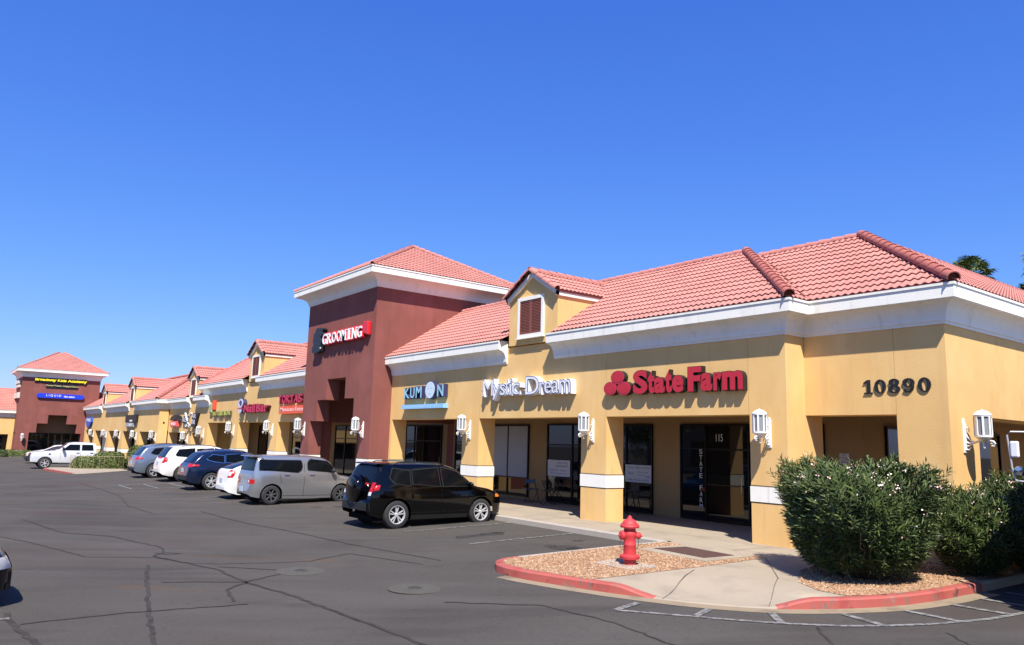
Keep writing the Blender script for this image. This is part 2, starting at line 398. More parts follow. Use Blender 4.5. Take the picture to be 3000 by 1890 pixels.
def cdt(poly, step, keep=None):
    """triangulates a polygon (list of xy) with inner grid points"""
    pts = [Vector(p) for p in poly]; n = len(pts); edges = [(i, (i+1) % n) for i in range(n)]
    x0 = min(p[0] for p in poly); x1 = max(p[0] for p in poly); y0 = min(p[1] for p in poly); y1 = max(p[1] for p in poly)
    def inside(x, y):
        c = False; j = n-1
        for i in range(n):
            a, b = poly[i], poly[j]
            if (a[1] > y) != (b[1] > y) and x < (b[0]-a[0])*(y-a[1])/(b[1]-a[1])+a[0]: c = not c
            j = i
        return c
    y = y0+step/2
    while y < y1:
        x = x0+step/2
        while x < x1:
            if inside(x, y): pts.append(Vector((x, y)))
            x += step
        y += step
    v, e, f, *_ = geometry.delaunay_2d_cdt(pts, edges, [list(range(n))], 1, 1e-5)
    return v, f

def sheet(name, poly, mt, dz, step=.5, kind='structure', zf=T_is, parent=None):
    v, f = cdt(poly, step)
    return tag(MB().add([(p.x, p.y, zf(p.x, p.y)+dz) for p in v], [tuple(t) for t in f]).build(name, mt, parent, smooth=True), kind=kind)

# kerb line of the corner, from the sidewalk round the tip and the ramp to the east side
KL = [(-1.12, -1.67), (-1.20, -2.4), (-1.26, -3.5), (-1.32, -4.6), (-1.36, -5.6), (-1.34, -5.95), (-1.20, -6.22), (-.92, -6.40), (-.55, -6.47), (.02, -6.42), (.9, -6.22), (1.7, -5.99),
      (2.3, -5.76), (2.75, -5.57), (3.2, -5.32), (3.55, -5.07), (3.83, -4.82), (4.08, -4.50), (4.33, -4.1), (4.53, -3.72), (4.69, -3.35), (4.83, -2.9), (4.93, -2.4), (4.99, -1.9), (5.02, -1.3), (5.03, -.9), (5.03, 2), (5.03, 24)]
def offs(line, d):
    out = []
    for i, p in enumerate(line):
        a = line[max(i-1, 0)]; b = line[min(i+1, len(line)-1)]; dx, dy = b[0]-a[0], b[1]-a[1]; l = math.hypot(dx, dy)
        out.append((p[0]-dy/l*d, p[1]+dx/l*d))
    return out
IN = offs(KL, .15)
side = [(-43.9, -1.52), (-1.0, -1.52)]+IN+[(4.88, 24), (.5, 24), (.5, 3.35), (-43.9, 3.35)]
side = [p for i, p in enumerate(side) if i == 0 or math.hypot(p[0]-side[i-1][0], p[1]-side[i-1][1]) > .02]
side[2] = (-.97, -1.60)
sheet('sidewalk', side, M['conc'], 0, .45)
# gravel beds
gv = [IN[1], (-.98, -1.80), (-.36, -1.76), (-.40, -2.2), (-.62, -3.0), (1.22, -3.14), (1.36, -1.75), (1.56, -1.75), (1.47, -3.46), (1.33, -4.63), (1.20, -5.83), (1.16, IN[10][1]+.03), IN[9], IN[8], IN[7], IN[6], IN[5], IN[4], IN[3], IN[2]]
sheet('gravel_bed', gv, M['gravel'], .006, .3)
gv2 = [(3.30, -3.42), (3.85, -3.76), (4.30, -3.78), (4.52, -3.38), (4.69, -2.85), (4.79, -2.4), (4.84, -1.9), (4.87, -1.2), (4.87, 24), (4.03, 24), (4.03, .70), (2.7, .70), (2.5, -1.3), (2.75, -2.5)]
sheet('planting_bed', gv2, M['gravel'], .007, .4)
random.seed(5)
st = MB()
def in_poly(x, y, poly):
    c = False; j = len(poly)-1
    for i in range(len(poly)):
        a, b = poly[i], poly[j]
        if (a[1] > y) != (b[1] > y) and x < (b[0]-a[0])*(y-a[1])/(b[1]-a[1])+a[0]: c = not c
        j = i
    return c
for poly, cnt in ((gv, 9000), (gv2, 5000)):
    bx = [p[0] for p in poly]; by = [p[1] for p in poly]
    for _ in range(cnt):
        x = random.uniform(min(bx), max(bx)); y = random.uniform(min(by), min(max(by), 1))
        if not in_poly(x, y, poly): continue
        r = random.uniform(.010, .026); z = T_is(x, y)+.008; a = random.uniform(0, 6.3); mi = random.choice((0, 0, 0, 1, 2))
        vs = [(x+r*math.cos(a+k*2.09), y+r*math.sin(a+k*2.09), z) for k in range(3)]+[(x+r*.3*math.cos(a), y+r*.3*math.sin(a), z+r*random.uniform(.6, 1.1))]
        st.add(vs, [(0, 1, 3), (1, 2, 3), (2, 0, 3)], mi)
tag(st.build('loose_gravel', [M['stone'], mat('pale_stone', (.45, .33, .22), .9), mat('brown_stone', (.20, .10, .055), .9)], recalc=0), kind='stuff')

def kerb_strip(name, pts, mt, z_of, w=.15, drop=.12):
    inn = offs(pts, w); out = offs(pts, -.012); mid = offs(pts, .02); vs = []; n = len(pts)
    for o_, m_, p, q in zip(out, mid, pts, inn):
        zt = z_of(*p)+.006
        vs += [(o_[0], o_[1], min(g(*p), zt)-.05), (o_[0]+(p[0]-o_[0])*.3, o_[1]+(p[1]-o_[1])*.3, max(g(*p)-.02, zt-.025)), (m_[0], m_[1], zt), (q[0], q[1], z_of(*q)+.005), (q[0], q[1], z_of(*q)-.06)]
    return MB().add(vs, [(i*5+j, (i+1)*5+j, (i+1)*5+j+1, i*5+j+1) for i in range(n-1) for j in range(4)]+[(0, 1, 2, 3, 4), tuple((n-1)*5+j for j in (4, 3, 2, 1, 0))]).build(name, mt, smooth=35)
def dens(line, s=.12):
    out = []
    for a, b in zip(line, line[1:]):
        k = max(1, int(math.hypot(b[0]-a[0], b[1]-a[1])/s)) if math.hypot(b[0]-a[0], b[1]-a[1]) < 5 else 6
        out += [(a[0]+(b[0]-a[0])*i/k, a[1]+(b[1]-a[1])*i/k) for i in range(k)]
    return out+[line[-1]]
tag(kerb_strip('kerb', dens([(-43.9, -1.67), (-20, -1.67), (-8, -1.67), (-4, -1.67), (-1.12, -1.67)], 1), M['conc_white'], T_is), kind='structure')
tag(kerb_strip('kerb', dens(KL[:5]), M['conc_white'], T_is), kind='structure')
tag(kerb_strip('red_kerb', dens(KL[4:13]), M['kerbred'], T_is), kind='structure')
tag(kerb_strip('ramp_edge', dens(KL[12:17]), M['conc'], T_is), kind='structure')
tag(kerb_strip('red_kerb', dens(KL[16:26]), M['kerbred'], T_is), kind='structure')
tag(kerb_strip('kerb', dens(KL[25:]), M['conc'], T_is), kind='structure')

def ribbon(mb, pts, w, dz=.006, zf=g, mi=0, w1=None, s=.3):
    pts = dens(pts, s); n = len(pts); hw = []
    for i in range(n): hw.append((w+((w1 if w1 is not None else w)-w)*i/(n-1))/2)
    L_ = offs(pts, 1); vs = []
    for p, l, h in zip(pts, L_, hw):
        dx, dy = l[0]-p[0], l[1]-p[1]
        for sg in (1, -1):
            x, y = p[0]+dx*h*sg, p[1]+dy*h*sg; vs.append((x, y, zf(x, y)+dz))
    mb.add(vs, [(2*i, 2*i+2, 2*i+3, 2*i+1) for i in range(n-1)], mi)
# gutter pan round the corner
mb = MB(); ribbon(mb, [(p[0], p[1]) for p in offs([(-.5, -6.47)]+KL[9:26], -.14)], .24, .005, s=.15, w1=.30)
tag(mb.build('gutter', M['gutter'], recalc=0), kind='structure')
def wob(pts, a=.04, s=.22, seed=1):
    random.seed(seed); q = dens(pts, s)
    return [(x+random.uniform(-a, a), y+random.uniform(-a, a)) for x, y in q]
# tar seams
mb = MB()
seams = [([(-23.7, -12.4), (-26.3, -8.0), (-27, -6)], .10), ([(-14.3, -7.9), (-10.6, -7.75), (-8.5, -7.4), (-5.45, -7.1), (-2.5, -6.6)], .07),
 ([(-14, -12.6), (-10.5, -12.1), (-9.4, -11.25), (-7.1, -10.7), (-6.3, -10.8), (-5.9, -11.1)], .07), ([(-5.9, -11.1), (-4.9, -10.8), (-3.8, -10.5), (-2.4, -10.46)], .08),
 ([(-2.4, -10.46), (-.9, -10.2), (.5, -10.1), (1.6, -10.0), (2.6, -9.95), (4.4, -9.9)], .11), ([(-4.8, -11.45), (-2.5, -11.94), (-.5, -12.33), (.9, -12.6), (2.2, -12.8)], .10),
 ([(-.9, -13.75), (-.94, -12.5), (-.7, -11.0)], .06), ([(-3.0, -11.6), (-2.4, -10.5), (-3.0, -9.4), (-3.25, -9.55), (-4.1, -10.4)], .06),
 ([(-1.65, -13.84), (-.8, -13.8), (.3, -13.67), (1.2, -13.4)], .13), ([(.65, -8.5), (1.65, -7.45), (3.0, -7.3), (4.2, -7.5), (5.5, -7.6)], .07),
 ([(-6.3, -12.2), (-5.7, -11.1), (-4.8, -10.8), (-4.4, -10.3), (-3.9, -8.7), (-4.3, -7.7), (-2.3, -7.1)], .05), ([(-6.27, -10.8), (-6.0, -10.55), (-5.9, -10.8), (-6.3, -11.0)], .06),
 ([(4.75, -5.3), (5.3, -5.9), (5.6, -6.9), (5.8, -8)], .07), ([(-2.4, -10.4), (-1.9, -10.9), (-1.0, -11.1)], .09), ([(5.9, -4.2), (6.8, -5.0), (7.6, -5.2)], .05),
 ([(-30, -9), (-22, -8.8), (-17, -9.4), (-14.3, -9.2)], .05), ([(-12, -14), (-9, -12.9), (-6.3, -12.2)], .05)]
for i, (p, w) in enumerate(seams): ribbon(mb, wob(p, .022, .14, i), w*.58, .007, s=.05)
tag(mb.build('tar_seams', M['tar'], recalc=0), kind='structure')
# parking lines and the hatched corner
mb = MB(); lw = .10
for x, y_ in ((-3.99, -4.9), (-6.65, -5.1)): ribbon(mb, [(x, y_), (x, -1.75)], lw*.85, .009)
ribbon(mb, [(-16.9, -7.0), (-16.95, -1.75)], lw*.7, .009)
ribbon(mb, [(-19.1, -7.85), (-19.15, -1.75)], lw, .009); ribbon(mb, [(-21.75, -7.85), (-21.6, -1.75)], lw, .009)
ribbon(mb, [(-27.5, -7.8), (-24.75, -7.8), (-24.75, -1.8)], lw, .009); ribbon(mb, [(-27.5, -7.8), (-27.5, -1.8)], lw, .009)
for a in (0, 1.1, 2.2, 3.3): ribbon(mb, [(-27.5, -6.8+a), (-24.8, -7.8+a+1.0)], lw, .011)
for x in (-30.2, -32.9, -35.6, -38.3): ribbon(mb, [(x, -7.0), (x, -1.8)], lw, .009)
ribbon(mb, [(-1.30, -13.82), (-1.28, -19)], lw, .009); ribbon(mb, [(-4.1, -13.9), (-4.1, -19)], lw, .009)
hl = [(2.50, -6.79), (3.36, -6.2), (3.8, -5.92), (4.37, -5.5), (4.91, -4.98), (5.24, -4.5), (5.53, -3.98), (5.72, -3.5), (5.92, -2.9), (6.06, -2.1), (6.1, -1.2), (6.1, 3)]
ribbon(mb, hl, .085, .009, s=.2)
for a, b in (((2.38, -6.18), (2.50, -6.79)), ((3.25, -5.62), (3.42, -6.14)), ((3.92, -5.10), (4.37, -5.52)), ((4.56, -4.33), (5.24, -4.5)), ((4.98, -3.40), (5.75, -3.42)), ((5.2, -2.43), (5.98, -2.40)), ((5.27, -1.6), (6.08, -1.62)), ((5.27, -.6), (6.08, -.62))):
    ribbon(mb, [a, b], .11, .011)
tag(mb.build('parking_lines', M['line'], recalc=0), kind='structure')
# sidewalk joints
mb = MB()
J = [((2.43, -5.70), (1.59, -3.93)), ((3.72, -4.86), (2.93, -3.45)), ((-43.8, -.25), (3.95, -.25))]+[((x, -1.5), (x, -.05)) for x in range(-42, -1, 3)]+[((1.5, -1.6), (2.3, -.3)), ((1.5, -1.7), (2.95, -3.45)), ((.6, -1.5), (.6, -.1))]
for a, b in J: ribbon(mb, [a, b], .014, .010, T_is)
tag(mb.build('sidewalk_joints', M['joint'], recalc=0), kind='structure')
# manholes
def manhole(x, y, r, label):
    t = thing('manhole', label, 'manhole cover', (x, y, g(x, y)))
    MB().lathe([(0.001, .012), (r, .012), (r+.02, .004)], n=32).build('concrete_collar', M['iron'], t, recalc=0)
    MB().lathe([(r*.13, .02), (r*.26, .02), (r*.28, .013)], n=24).build('cover', M['iron_dark'], t, recalc=0)
manhole(-.47, -8.36, .42, 'round manhole cover nearer the hydrant corner'); manhole(-2.98, -9.27, .42, 'round manhole cover further out in the drive lane')
# utility vault in the corner
t = thing('utility_vault', 'rusty rectangular steel cover in a pale concrete slab beside the hydrant', 'utility cover', (0, 0, 0))
def quad_slab(mb, P, z0, z1, mi=0): mb.add([(x, y, T_is(x, y)+z0) for x, y in P]+[(x, y, T_is(x, y)+z1) for x, y in P], [(0, 1, 2, 3), (4, 5, 6, 7), (0, 1, 5, 4), (1, 2, 6, 5), (2, 3, 7, 6), (3, 0, 4, 7)], mi)
mb = MB(); quad_slab(mb, [(-.60, -3.06), (1.20, -3.13), (1.34, -1.74), (-.42, -1.80)], -.02, .022); mb.build('slab', M['conc'], t)
mb = MB(); quad_slab(mb, [(-.42, -2.76), (.95, -2.87), (1.10, -2.14), (-.17, -2.05)], .0, .030); mb.build('cover', M['vault'], t)
sheet('hydrant_pad', [(.05, -4.92), (.0, -4.2), (1.08, -4.22), (1.0, -4.9)], M['conc_white'], .014, 1)
sheet('lower_sidewalk', [(-92, -2.4), (-54.2, -2.4), (-52, -1.67), (-43.9, -1.67), (-43.9, 3.3), (-92, 3.3)], M['conc'], 0, 2, zf=lambda x, y: -.57)
MBk = MB(); MBk.box(-92, -54.2, -2.55, -2.4, -.8, -.57); MBk.box(-54.2, -43.9, -1.82, -1.67, -.8, -.57)
tag(MBk.build('lower_kerb', M['conc']), kind='structure')
# oil drips and dark stains in the stalls
random.seed(77); v = MB()
for cx, cy, r in [(x+random.uniform(-.4, .4), random.uniform(-4.6, -2.4), random.uniform(.12, .34)) for x in (-5.3, -5.2, -2.6, -10.7, -13.4, -8.1, -2.4) for _ in range(2)]:
    n = 18; rr = [r*random.uniform(.6, 1.1) for _ in range(n)]
    v.add([(cx, cy, g(cx, cy)+.005)]+[(cx+rr[i]*math.cos(2*PI*i/n), cy+rr[i]*1.3*math.sin(2*PI*i/n), g(cx+rr[i]*math.cos(2*PI*i/n), cy+rr[i]*1.3*math.sin(2*PI*i/n))+.005) for i in range(n)], [(0, i+1, (i+1) % n+1) for i in range(n)])
tag(v.build('oil_stains', layer_noise(mat('oil_stain', (.030, .028, .027), .6), 14, .45, .6, (.046, .043, .040), .9), recalc=0), kind='structure')

# ------------------------------------------------------------------ buildings
TR = R(32.5); SL = .636
def dormer(parent, xc, y, zl, T=None, half=1.21, near=True):
    """gabled dormer: wall with its window, side walls and tiled roof; zl = level offset"""
    ze, za = 6.78+zl, 7.50+zl; yb = 2.3
    d = MB(T).prism_y([(xc-half, 5.33+zl), (xc+half, 5.33+zl), (xc+half, ze), (xc, za), (xc-half, ze)], y, y+yb).build('dormer', M['yellow'], parent)
    # shuttered window
    f = MB(T); a, b, z0, z1 = xc-.72, xc+.59, 5.53+zl, 6.84+zl; w = .11
    for bx in ((a, b, z1-w, z1), (a, b, z0, z0+w), (a, a+w, z0+w, z1-w), (b-w, b, z0+w, z1-w)): f.box(bx[0], bx[1], y-.06, y-.001, bx[2], bx[3])
    f.box(a-.03, b+.03, y-.09, y-.002, z0-.035, z0-.001)
    f.build('window_frame', M['white'], d)
    s = MB(T); a += w; b -= w; z0 += w; z1 -= w; xm = (a+b)/2
    for u, v in ((a+.001, xm-.012), (xm+.012, b-.001)):
        s.box(u, u+.045, y-.045, y-.003, z0, z1); s.box(v-.045, v, y-.045, y-.003, z0, z1); s.box(u+.045, v-.045, y-.045, y-.003, z0, z0+.05); s.box(u+.045, v-.045, y-.045, y-.003, z1-.05, z1)
        n = 20
        for k in range(n):
            zz = z0+.06+(z1-z0-.12)*k/n; s.add([(u+.045, y-.040, zz), (v-.045, y-.040, zz), (v-.045, y-.008, zz+.045), (u+.045, y-.008, zz+.045)], [(0, 1, 2, 3)])
    s.box(xm-.012, xm+.012, y-.05, y-.003, z0, z1)
    s.build('shutters', M['shutter'], d, recalc=0)
    # rake boards and eave boards
    r = MB(T); ov = .06; th = .13; sl = (za-ze)/half
    for sg in (-1, 1):
        p = [(xc, za+.10), (xc+sg*(half+ov), ze-ov*sl+.10), (xc+sg*(half+ov), ze-ov*sl-.04), (xc, za-.04)]
        r.prism_y(p if sg > 0 else p[::-1], y-.10, y-.002)
        xa = xc+sg*(half+ov); r.box(min(xa, xc+sg*(half+.002)), max(xa, xc+sg*(half+.002)), y-.10, y+1.75, ze-ov*sl-.04, ze-ov*sl+.09)
    r.build('rake_board', M['white'], d)
    mb = MB(T); zr = za+.13; hh = half+.10
    for sg in (1, -1):   # tile fields run back until they meet the main roof
        tiles(mb, (xc+sg*hh, y-.12, zr-hh*sl), (0, 1), (-sg, 0), sl, (lambda t: 0), (lambda t: 2.05+(hh*0+t*sl)/SL*.9), 0, hh, near)
    caps(mb, (xc, y-.16, zr+.03), (xc, y+3.2, zr+.03), .12, .36)
    for sg in (1, -1): caps(mb, (xc+sg*(hh+.0), y-.14, zr-hh*sl+.05), (xc+sg*.04, y-.14, zr+.05), .10, .34)
    mb.build('dormer_roof', [M['tile'], M['tile_dark']], d, recalc=0, smooth=25)
    return d

def wall_lamp(x, y, z, label, T=None, group='white carriage lanterns on the arcade'):
    """fluted drum lantern on a scrolled bracket; (x,y) on the wall, z = bracket centre"""
    base = (T @ Vector((x, y, z))) if T is not None else Vector((x, y, z))
    rz = T.to_euler().z if T is not None else 0
    t = thing('wall_lamp', label, 'wall lamp', base, rz, group)
    b = MB(); b.prism_y([(-.055, -.33), (.055, -.33), (.055, .25), (.03, .32), (0, .345), (-.03, .32), (-.055, .25)], -.03, -.001)
    b.prism_y([(-.035, -.28), (.035, -.28), (.035, .24), (-.035, .24)], -.05, -.03)
    b.build('backplate', M['lampwhite'], t, bevel=.006)
    a = MB()
    arm = [(0, -.04, -.12), (0, -.10, -.14), (0, -.18, -.13), (0, -.26, -.10), (0, -.36, -.085), (0, -.46, -.085), (0, -.53, -.10), (0, -.555, -.145), (0, -.53, -.185), (0, -.49, -.18), (0, -.485, -.145), (0, -.505, -.135)]
    a.tube(arm, .020, 7)
    a.tube([(0, -.05, .17), (0, -.10, .15), (0, -.11, .10), (0, -.075, .09)], .012, 6)
    a.tube([(0, -.04, .05), (0, -.07, -.02), (0, -.13, -.09), (0, -.20, -.12)], .014, 6)
    a.tube([(0, -.04, -.26), (0, -.09, -.27), (0, -.13, -.22), (0, -.11, -.18), (0, -.085, -.20)], .014, 6)
    a.tube([(0, -.04, -.20), (0, -.10, -.19), (0, -.17, -.14)], .014, 6)
    a.lathe([(.001, -.235), (.018, -.23), (.022, -.20), (.010, -.18), (.014, -.15), (.03, -.12), (.06, -.10)], (0, -.36, 0), n=10)
    a.build('bracket', M['lampwhite'], t, smooth=40)
    c = (0, -.36, 0); f = MB()
    f.lathe([(.055, -.095), (.10, -.06), (.135, -.022), (.158, -.02), (.158, .012), (.145, .014), (.05, .01)], c, n=20)
    f.lathe([(.145, .372), (.160, .374), (.160, .402), (.155, .408)], c, n=20)
    f.lathe([(.166, .398), (.166, .408), (.150, .425), (.125, .455), (.085, .482), (.04, .494), (.012, .505), (.012, .52), (.001, .522)], c, n=20)
    for k in range(8):
        an = 2*PI*(k+.5)/8; cx, cy = .148*math.cos(an), -.36+.148*math.sin(an); r_ = rotz(cx, cy, 0, math.degrees(an))
        q = [r_ @ Vector(p) for p in ((-.010, -.019, 0), (.011, -.019, 0), (.011, .019, 0), (-.010, .019, 0))]
        f.add([(p.x, p.y, .013) for p in q]+[(p.x, p.y, .373) for p in q], [(0, 1, 5, 4), (1, 2, 6, 5), (2, 3, 7, 6), (3, 0, 4, 7)])
    f.build('lantern_frame', M['lampwhite'], t, smooth=35)
    MB().lathe([(.132, .014), (.132, .372)], c, n=20).build('lantern_glass', M['lampglass'], t, smooth=1)
    return t

def tile_roof(parent, mb, name='roof', smooth=25): return mb.build(name, [M['tile'], M['tile_dark']], parent, recalc=0, smooth=smooth)

D = .667; FZ = .16; ZO = 3.01; ZT = 5.3; S1, S2 = 1.406, 1.071; E_ = .38; ZR = 5.51; RUN = 3.70; RT = ZR+SL*RUN
RC = .735; XC = 4.002
# ---- near yellow building
near = thing('corner_shop_building', 'yellow stucco arcade building numbered 10890 with pink tile roof, nearest the camera', 'shop building', (-6, 4, 0))
near.matrix_world = Matrix.Identity(4); near.location = (0, 0, 0)
facade(near, -17.117, .954, 0, D, FZ, ZO, ZT, [(-17.117, -16.955), (-11.804, -10.797), (-5.669, -4.656), (0, .954)], M['yellow'])
facade(near, .954, XC, RC, D, FZ, ZO, ZT, [(.954, .956), (2.989, XC)], M['yellow'])
MB().box(.002, .953, D+.001, RC+D, FZ, ZO-.002).box(.30, .953, D+.001, RC+.3, ZO, ZT).build('pillar', M['yellow'], near)
TE = Matrix.Translation((XC, 0, 0)) @ Matrix.Rotation(R(90), 4, 'Z')     # local x = world y, local y = inward (-x)
facade(near, RC+D, 24, .0, D, FZ, ZO, ZT, [(RC+D, 2.0), (6.7, 7.7), (12.4, 13.4), (18.1, 19.1)], M['yellow'], T=TE)
for a, b in ((-11.804, -10.797), (-5.669, -4.656), (-17.117+.01, -16.955)): band(near, a, b, 0, D, S1, S2)
band(near, 0, .954, 0, RC+D-.02, S1, S2); band(near, 2.989, XC, RC, 2.0, S1, S2)
for a, b in ((6.7, 7.7), (12.4, 13.4)): band(near, a, b, 0, D, S1, S2, T=TE)
# control joints
mb = MB()
mJ = mat('stucco_joint', (.52, .32, .12), .9)
for x, yy in ((-.02, 0), (-4.66, 0), (-10.80, 0), (2.99, RC)): MB().box(x-.007, x+.007, yy-.0015, yy+.002, ZO+.002, 4.78).build('control_joint', mJ, near)
# parapet body behind the header and roof deck
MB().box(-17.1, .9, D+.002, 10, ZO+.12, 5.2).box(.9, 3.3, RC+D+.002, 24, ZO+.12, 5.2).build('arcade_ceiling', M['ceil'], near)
# back walls
XI = 1.0; BY = 3.10
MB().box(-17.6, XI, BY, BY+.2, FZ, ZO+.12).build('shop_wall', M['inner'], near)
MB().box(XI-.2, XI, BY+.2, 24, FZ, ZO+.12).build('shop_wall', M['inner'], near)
cornice('cornice', [(-6.90, 0), (.954, 0), (.954, RC), (XC, RC), (XC, 24)], 5.513, near)
cornice('cornice', [(-17.10, 0), (-9.29, 0)], 5.513, near)
mb = MB(); ex = E_-.01
xh = .954+ex; yv = RC-ex
tiles(mb, (0, -ex, ZR), (1, 0), (0, 1), SL, lambda t: -17.12, lambda t: -9.14, 0, .285)
tiles(mb, (0, -ex, ZR), (1, 0), (0, 1), SL, lambda t: -6.68, lambda t: xh-t, 0, .285)
tiles(mb, (0, -ex, ZR), (1, 0), (0, 1), SL, lambda t: -17.12, lambda t: -9.0, .285, RUN)
tiles(mb, (0, -ex, ZR), (1, 0), (0, 1), SL, lambda t: -9.0, lambda t: -6.8, 1.995, RUN)
tiles(mb, (0, -ex, ZR), (1, 0), (0, 1), SL, lambda t: -6.8, lambda t: xh-t, .285, RUN)
tiles(mb, (xh, 0, ZR), (0, 1), (-1, 0), SL, lambda t: -ex+t, lambda t: yv+t, 0, RUN)
tiles(mb, (0, yv, ZR), (1, 0), (0, 1), SL, lambda t: xh-t, lambda t: XC+ex-t, 0, RUN)
tiles(mb, (XC+ex, 0, ZR), (0, 1), (-1, 0), SL, lambda t: yv+t, lambda t: 24, 0, RUN)
rz_ = RT+.03
mb.add([(-17.12, -ex+RUN, rz_-.06), (xh-RUN, -ex+RUN, rz_-.06), (xh-RUN, yv+RUN, rz_-.06), (-17.12, 8, ZR)], [(0, 1, 2, 3)], 1)
mb.add([(xh-RUN, yv+RUN, rz_-.06), (XC+ex-RUN, yv+RUN, rz_-.06), (XC+ex-RUN, 24, rz_-.06), (-4, 24, ZR), (-4, 8, ZR)], [(0, 1, 2, 3, 4)], 1)
tile_roof(near, mb)
mb = Caps()
caps(mb, (xh+.02, -ex-.02, ZR+.08), (xh-RUN, -ex+RUN, rz_+.04), .125, .32); caps(mb, (XC+ex+.02, yv-.02, ZR+.08), (XC+ex-RUN, yv+RUN, rz_+.04), .125, .32)
rg = Caps(); caps(rg, (-17.1, -ex+RUN, rz_), (xh-RUN, -ex+RUN, rz_), .10); caps(rg, (xh-RUN, yv+RUN, rz_), (XC+ex-RUN, yv+RUN, rz_), .10); caps(rg, (XC+ex-RUN, yv+RUN, rz_), (XC+ex-RUN, 24, rz_), .10)
rg.build('ridge_tiles', [M['tile'], M['tile_dark']], near, recalc=0, smooth=30)
mb.build('hip_tiles', [M['cap'], M['tile_dark']], near, recalc=0, smooth=30)
dormer(near, -7.90, -.10, 0)
# windows and doors under the arcade
window(near, -7.9, -5.74, FZ+.02, 2.91, BY, mul=(-6.85,), rail=())
window(near, -4.63, -1.0, FZ+.02, 2.91, BY, mul=(-3.69, -2.23), rail=(2.20,), name='storefront', door=(-3.69, -2.3))
w2 = window(near, -14.14, -11.9, FZ+.10, 2.91, BY, mul=(-13.17,), rail=(.93,))
MB().box(-14.08, -13.21, BY-.055, BY-.037, .96, 2.85).box(-13.13, -11.96, BY-.055, BY-.037, .96, 2.85).build('blind', M['blind'], w2)
window(near, -10.82, -8.5, FZ+.02, 2.93, BY, mul=(-9.45,), rail=(2.2,), name='storefront', door=(-9.45, -8.55))
window(near, -16.9, -15.2, FZ+.02, 2.91, BY, mul=(-16.0,), rail=(2.2,), name='storefront', door=(-16.9, -16.05))
window(near, -.305, .0, FZ+.02, 2.906, BY)
window(near, 4.13, 5.1, FZ+.02, 2.89, .0, T=Matrix.Translation((XI, 0, 0)) @ Matrix.Rotation(R(90), 4, 'Z'))
window(near, 7, 11, FZ+.02, 2.89, .0, T=Matrix.Translation((XI, 0, 0)) @ Matrix.Rotation(R(90), 4, 'Z'))
# posters on the glass
def poster(label, x0, x1, z0, z1, y, lines, base=(.55, .56, .60), ink=(.06, .06, .08)):
    p = thing('poster', label, 'window poster', ((x0+x1)/2, y, z0))
    T = Matrix.Translation((-(x0+x1)/2, -y, -z0))
    MB(T).box(x0, x1, y-.012, y, z0, z1).build('board', mat('poster_paper', base, .7), p)
    for body, a, b, c, d in lines:
        lettering('lettering', body, a, b, c, d, y-.014, .001, mat('ink', ink, .7), p, T=T)
    return p
yp = BY-.04
poster('white window poster reading psychic readings beside the glass door', -10.72, -9.52, 1.10, 1.66, yp-.03, [('PSYCHIC', -10.2, -9.62, 1.53, 1.60), ('READINGS', -10.25, -9.62, 1.42, 1.49), ('TAROT  PALM', -10.6, -9.7, 1.28, 1.33), ('walk in or by appointment', -10.6, -9.65, 1.17, 1.22)])
poster('white window poster reading yoga meditation and tarot left of the brown pier', -6.86, -5.76, 1.10, 1.64, yp-.03, [('YOGA', -6.76, -6.5, 1.52, 1.58), ('MEDITATION', -6.42, -5.82, 1.53, 1.58), ('Tarot', -6.76, -6.50, 1.34, 1.43), ('classes  healing', -6.35, -5.9, 1.40, 1.45), ('crystals', -6.35, -6.05, 1.31, 1.36), ('books', -6.0, -5.8, 1.27, 1.33), ('OPEN TO ALL LEVELS', -6.76, -5.85, 1.15, 1.20)])
nos = thing('wall_notice', 'small white no soliciting notice on the shaded wall behind the oleander', 'notice', (.51, BY, 1.93))
MB().box(-.13, .13, -.02, -.001, 0, .26).build('plate', mat('notice_white', (.62, .62, .60), .6), nos)
for i, s_ in enumerate(('NO', 'SOLICITING', 'NO', 'SMOKING')): lettering('lettering', s_, -.05 if len(s_) < 3 else -.10, .05 if len(s_) < 3 else .10, .20-i*.058, .235-i*.058, -.021, .001, M['text_k'], nos)
vn = thing('glass_lettering', 'white vertical state farm lettering and number 115 on the dark glass doors', 'door lettering', (-3.84, BY, .5))
Tv = Matrix.Translation((3.84, -BY, -.5))
for i, ch in enumerate('STATE FARM'):
    if ch != ' ': z1_ = 2.19-i*.172; lettering('letter', ch, -3.90, -3.79, z1_-.135, z1_, yp-.035, .003, mat('pale_vinyl', (.55, .55, .55), .6), vn, T=Tv, bold=.01)
lettering('letter', '115', -3.30, -3.06, 2.42, 2.63, yp-.035, .003, mat('pale_vinyl', (.55, .55, .55), .6), vn, T=Tv, bold=.01)

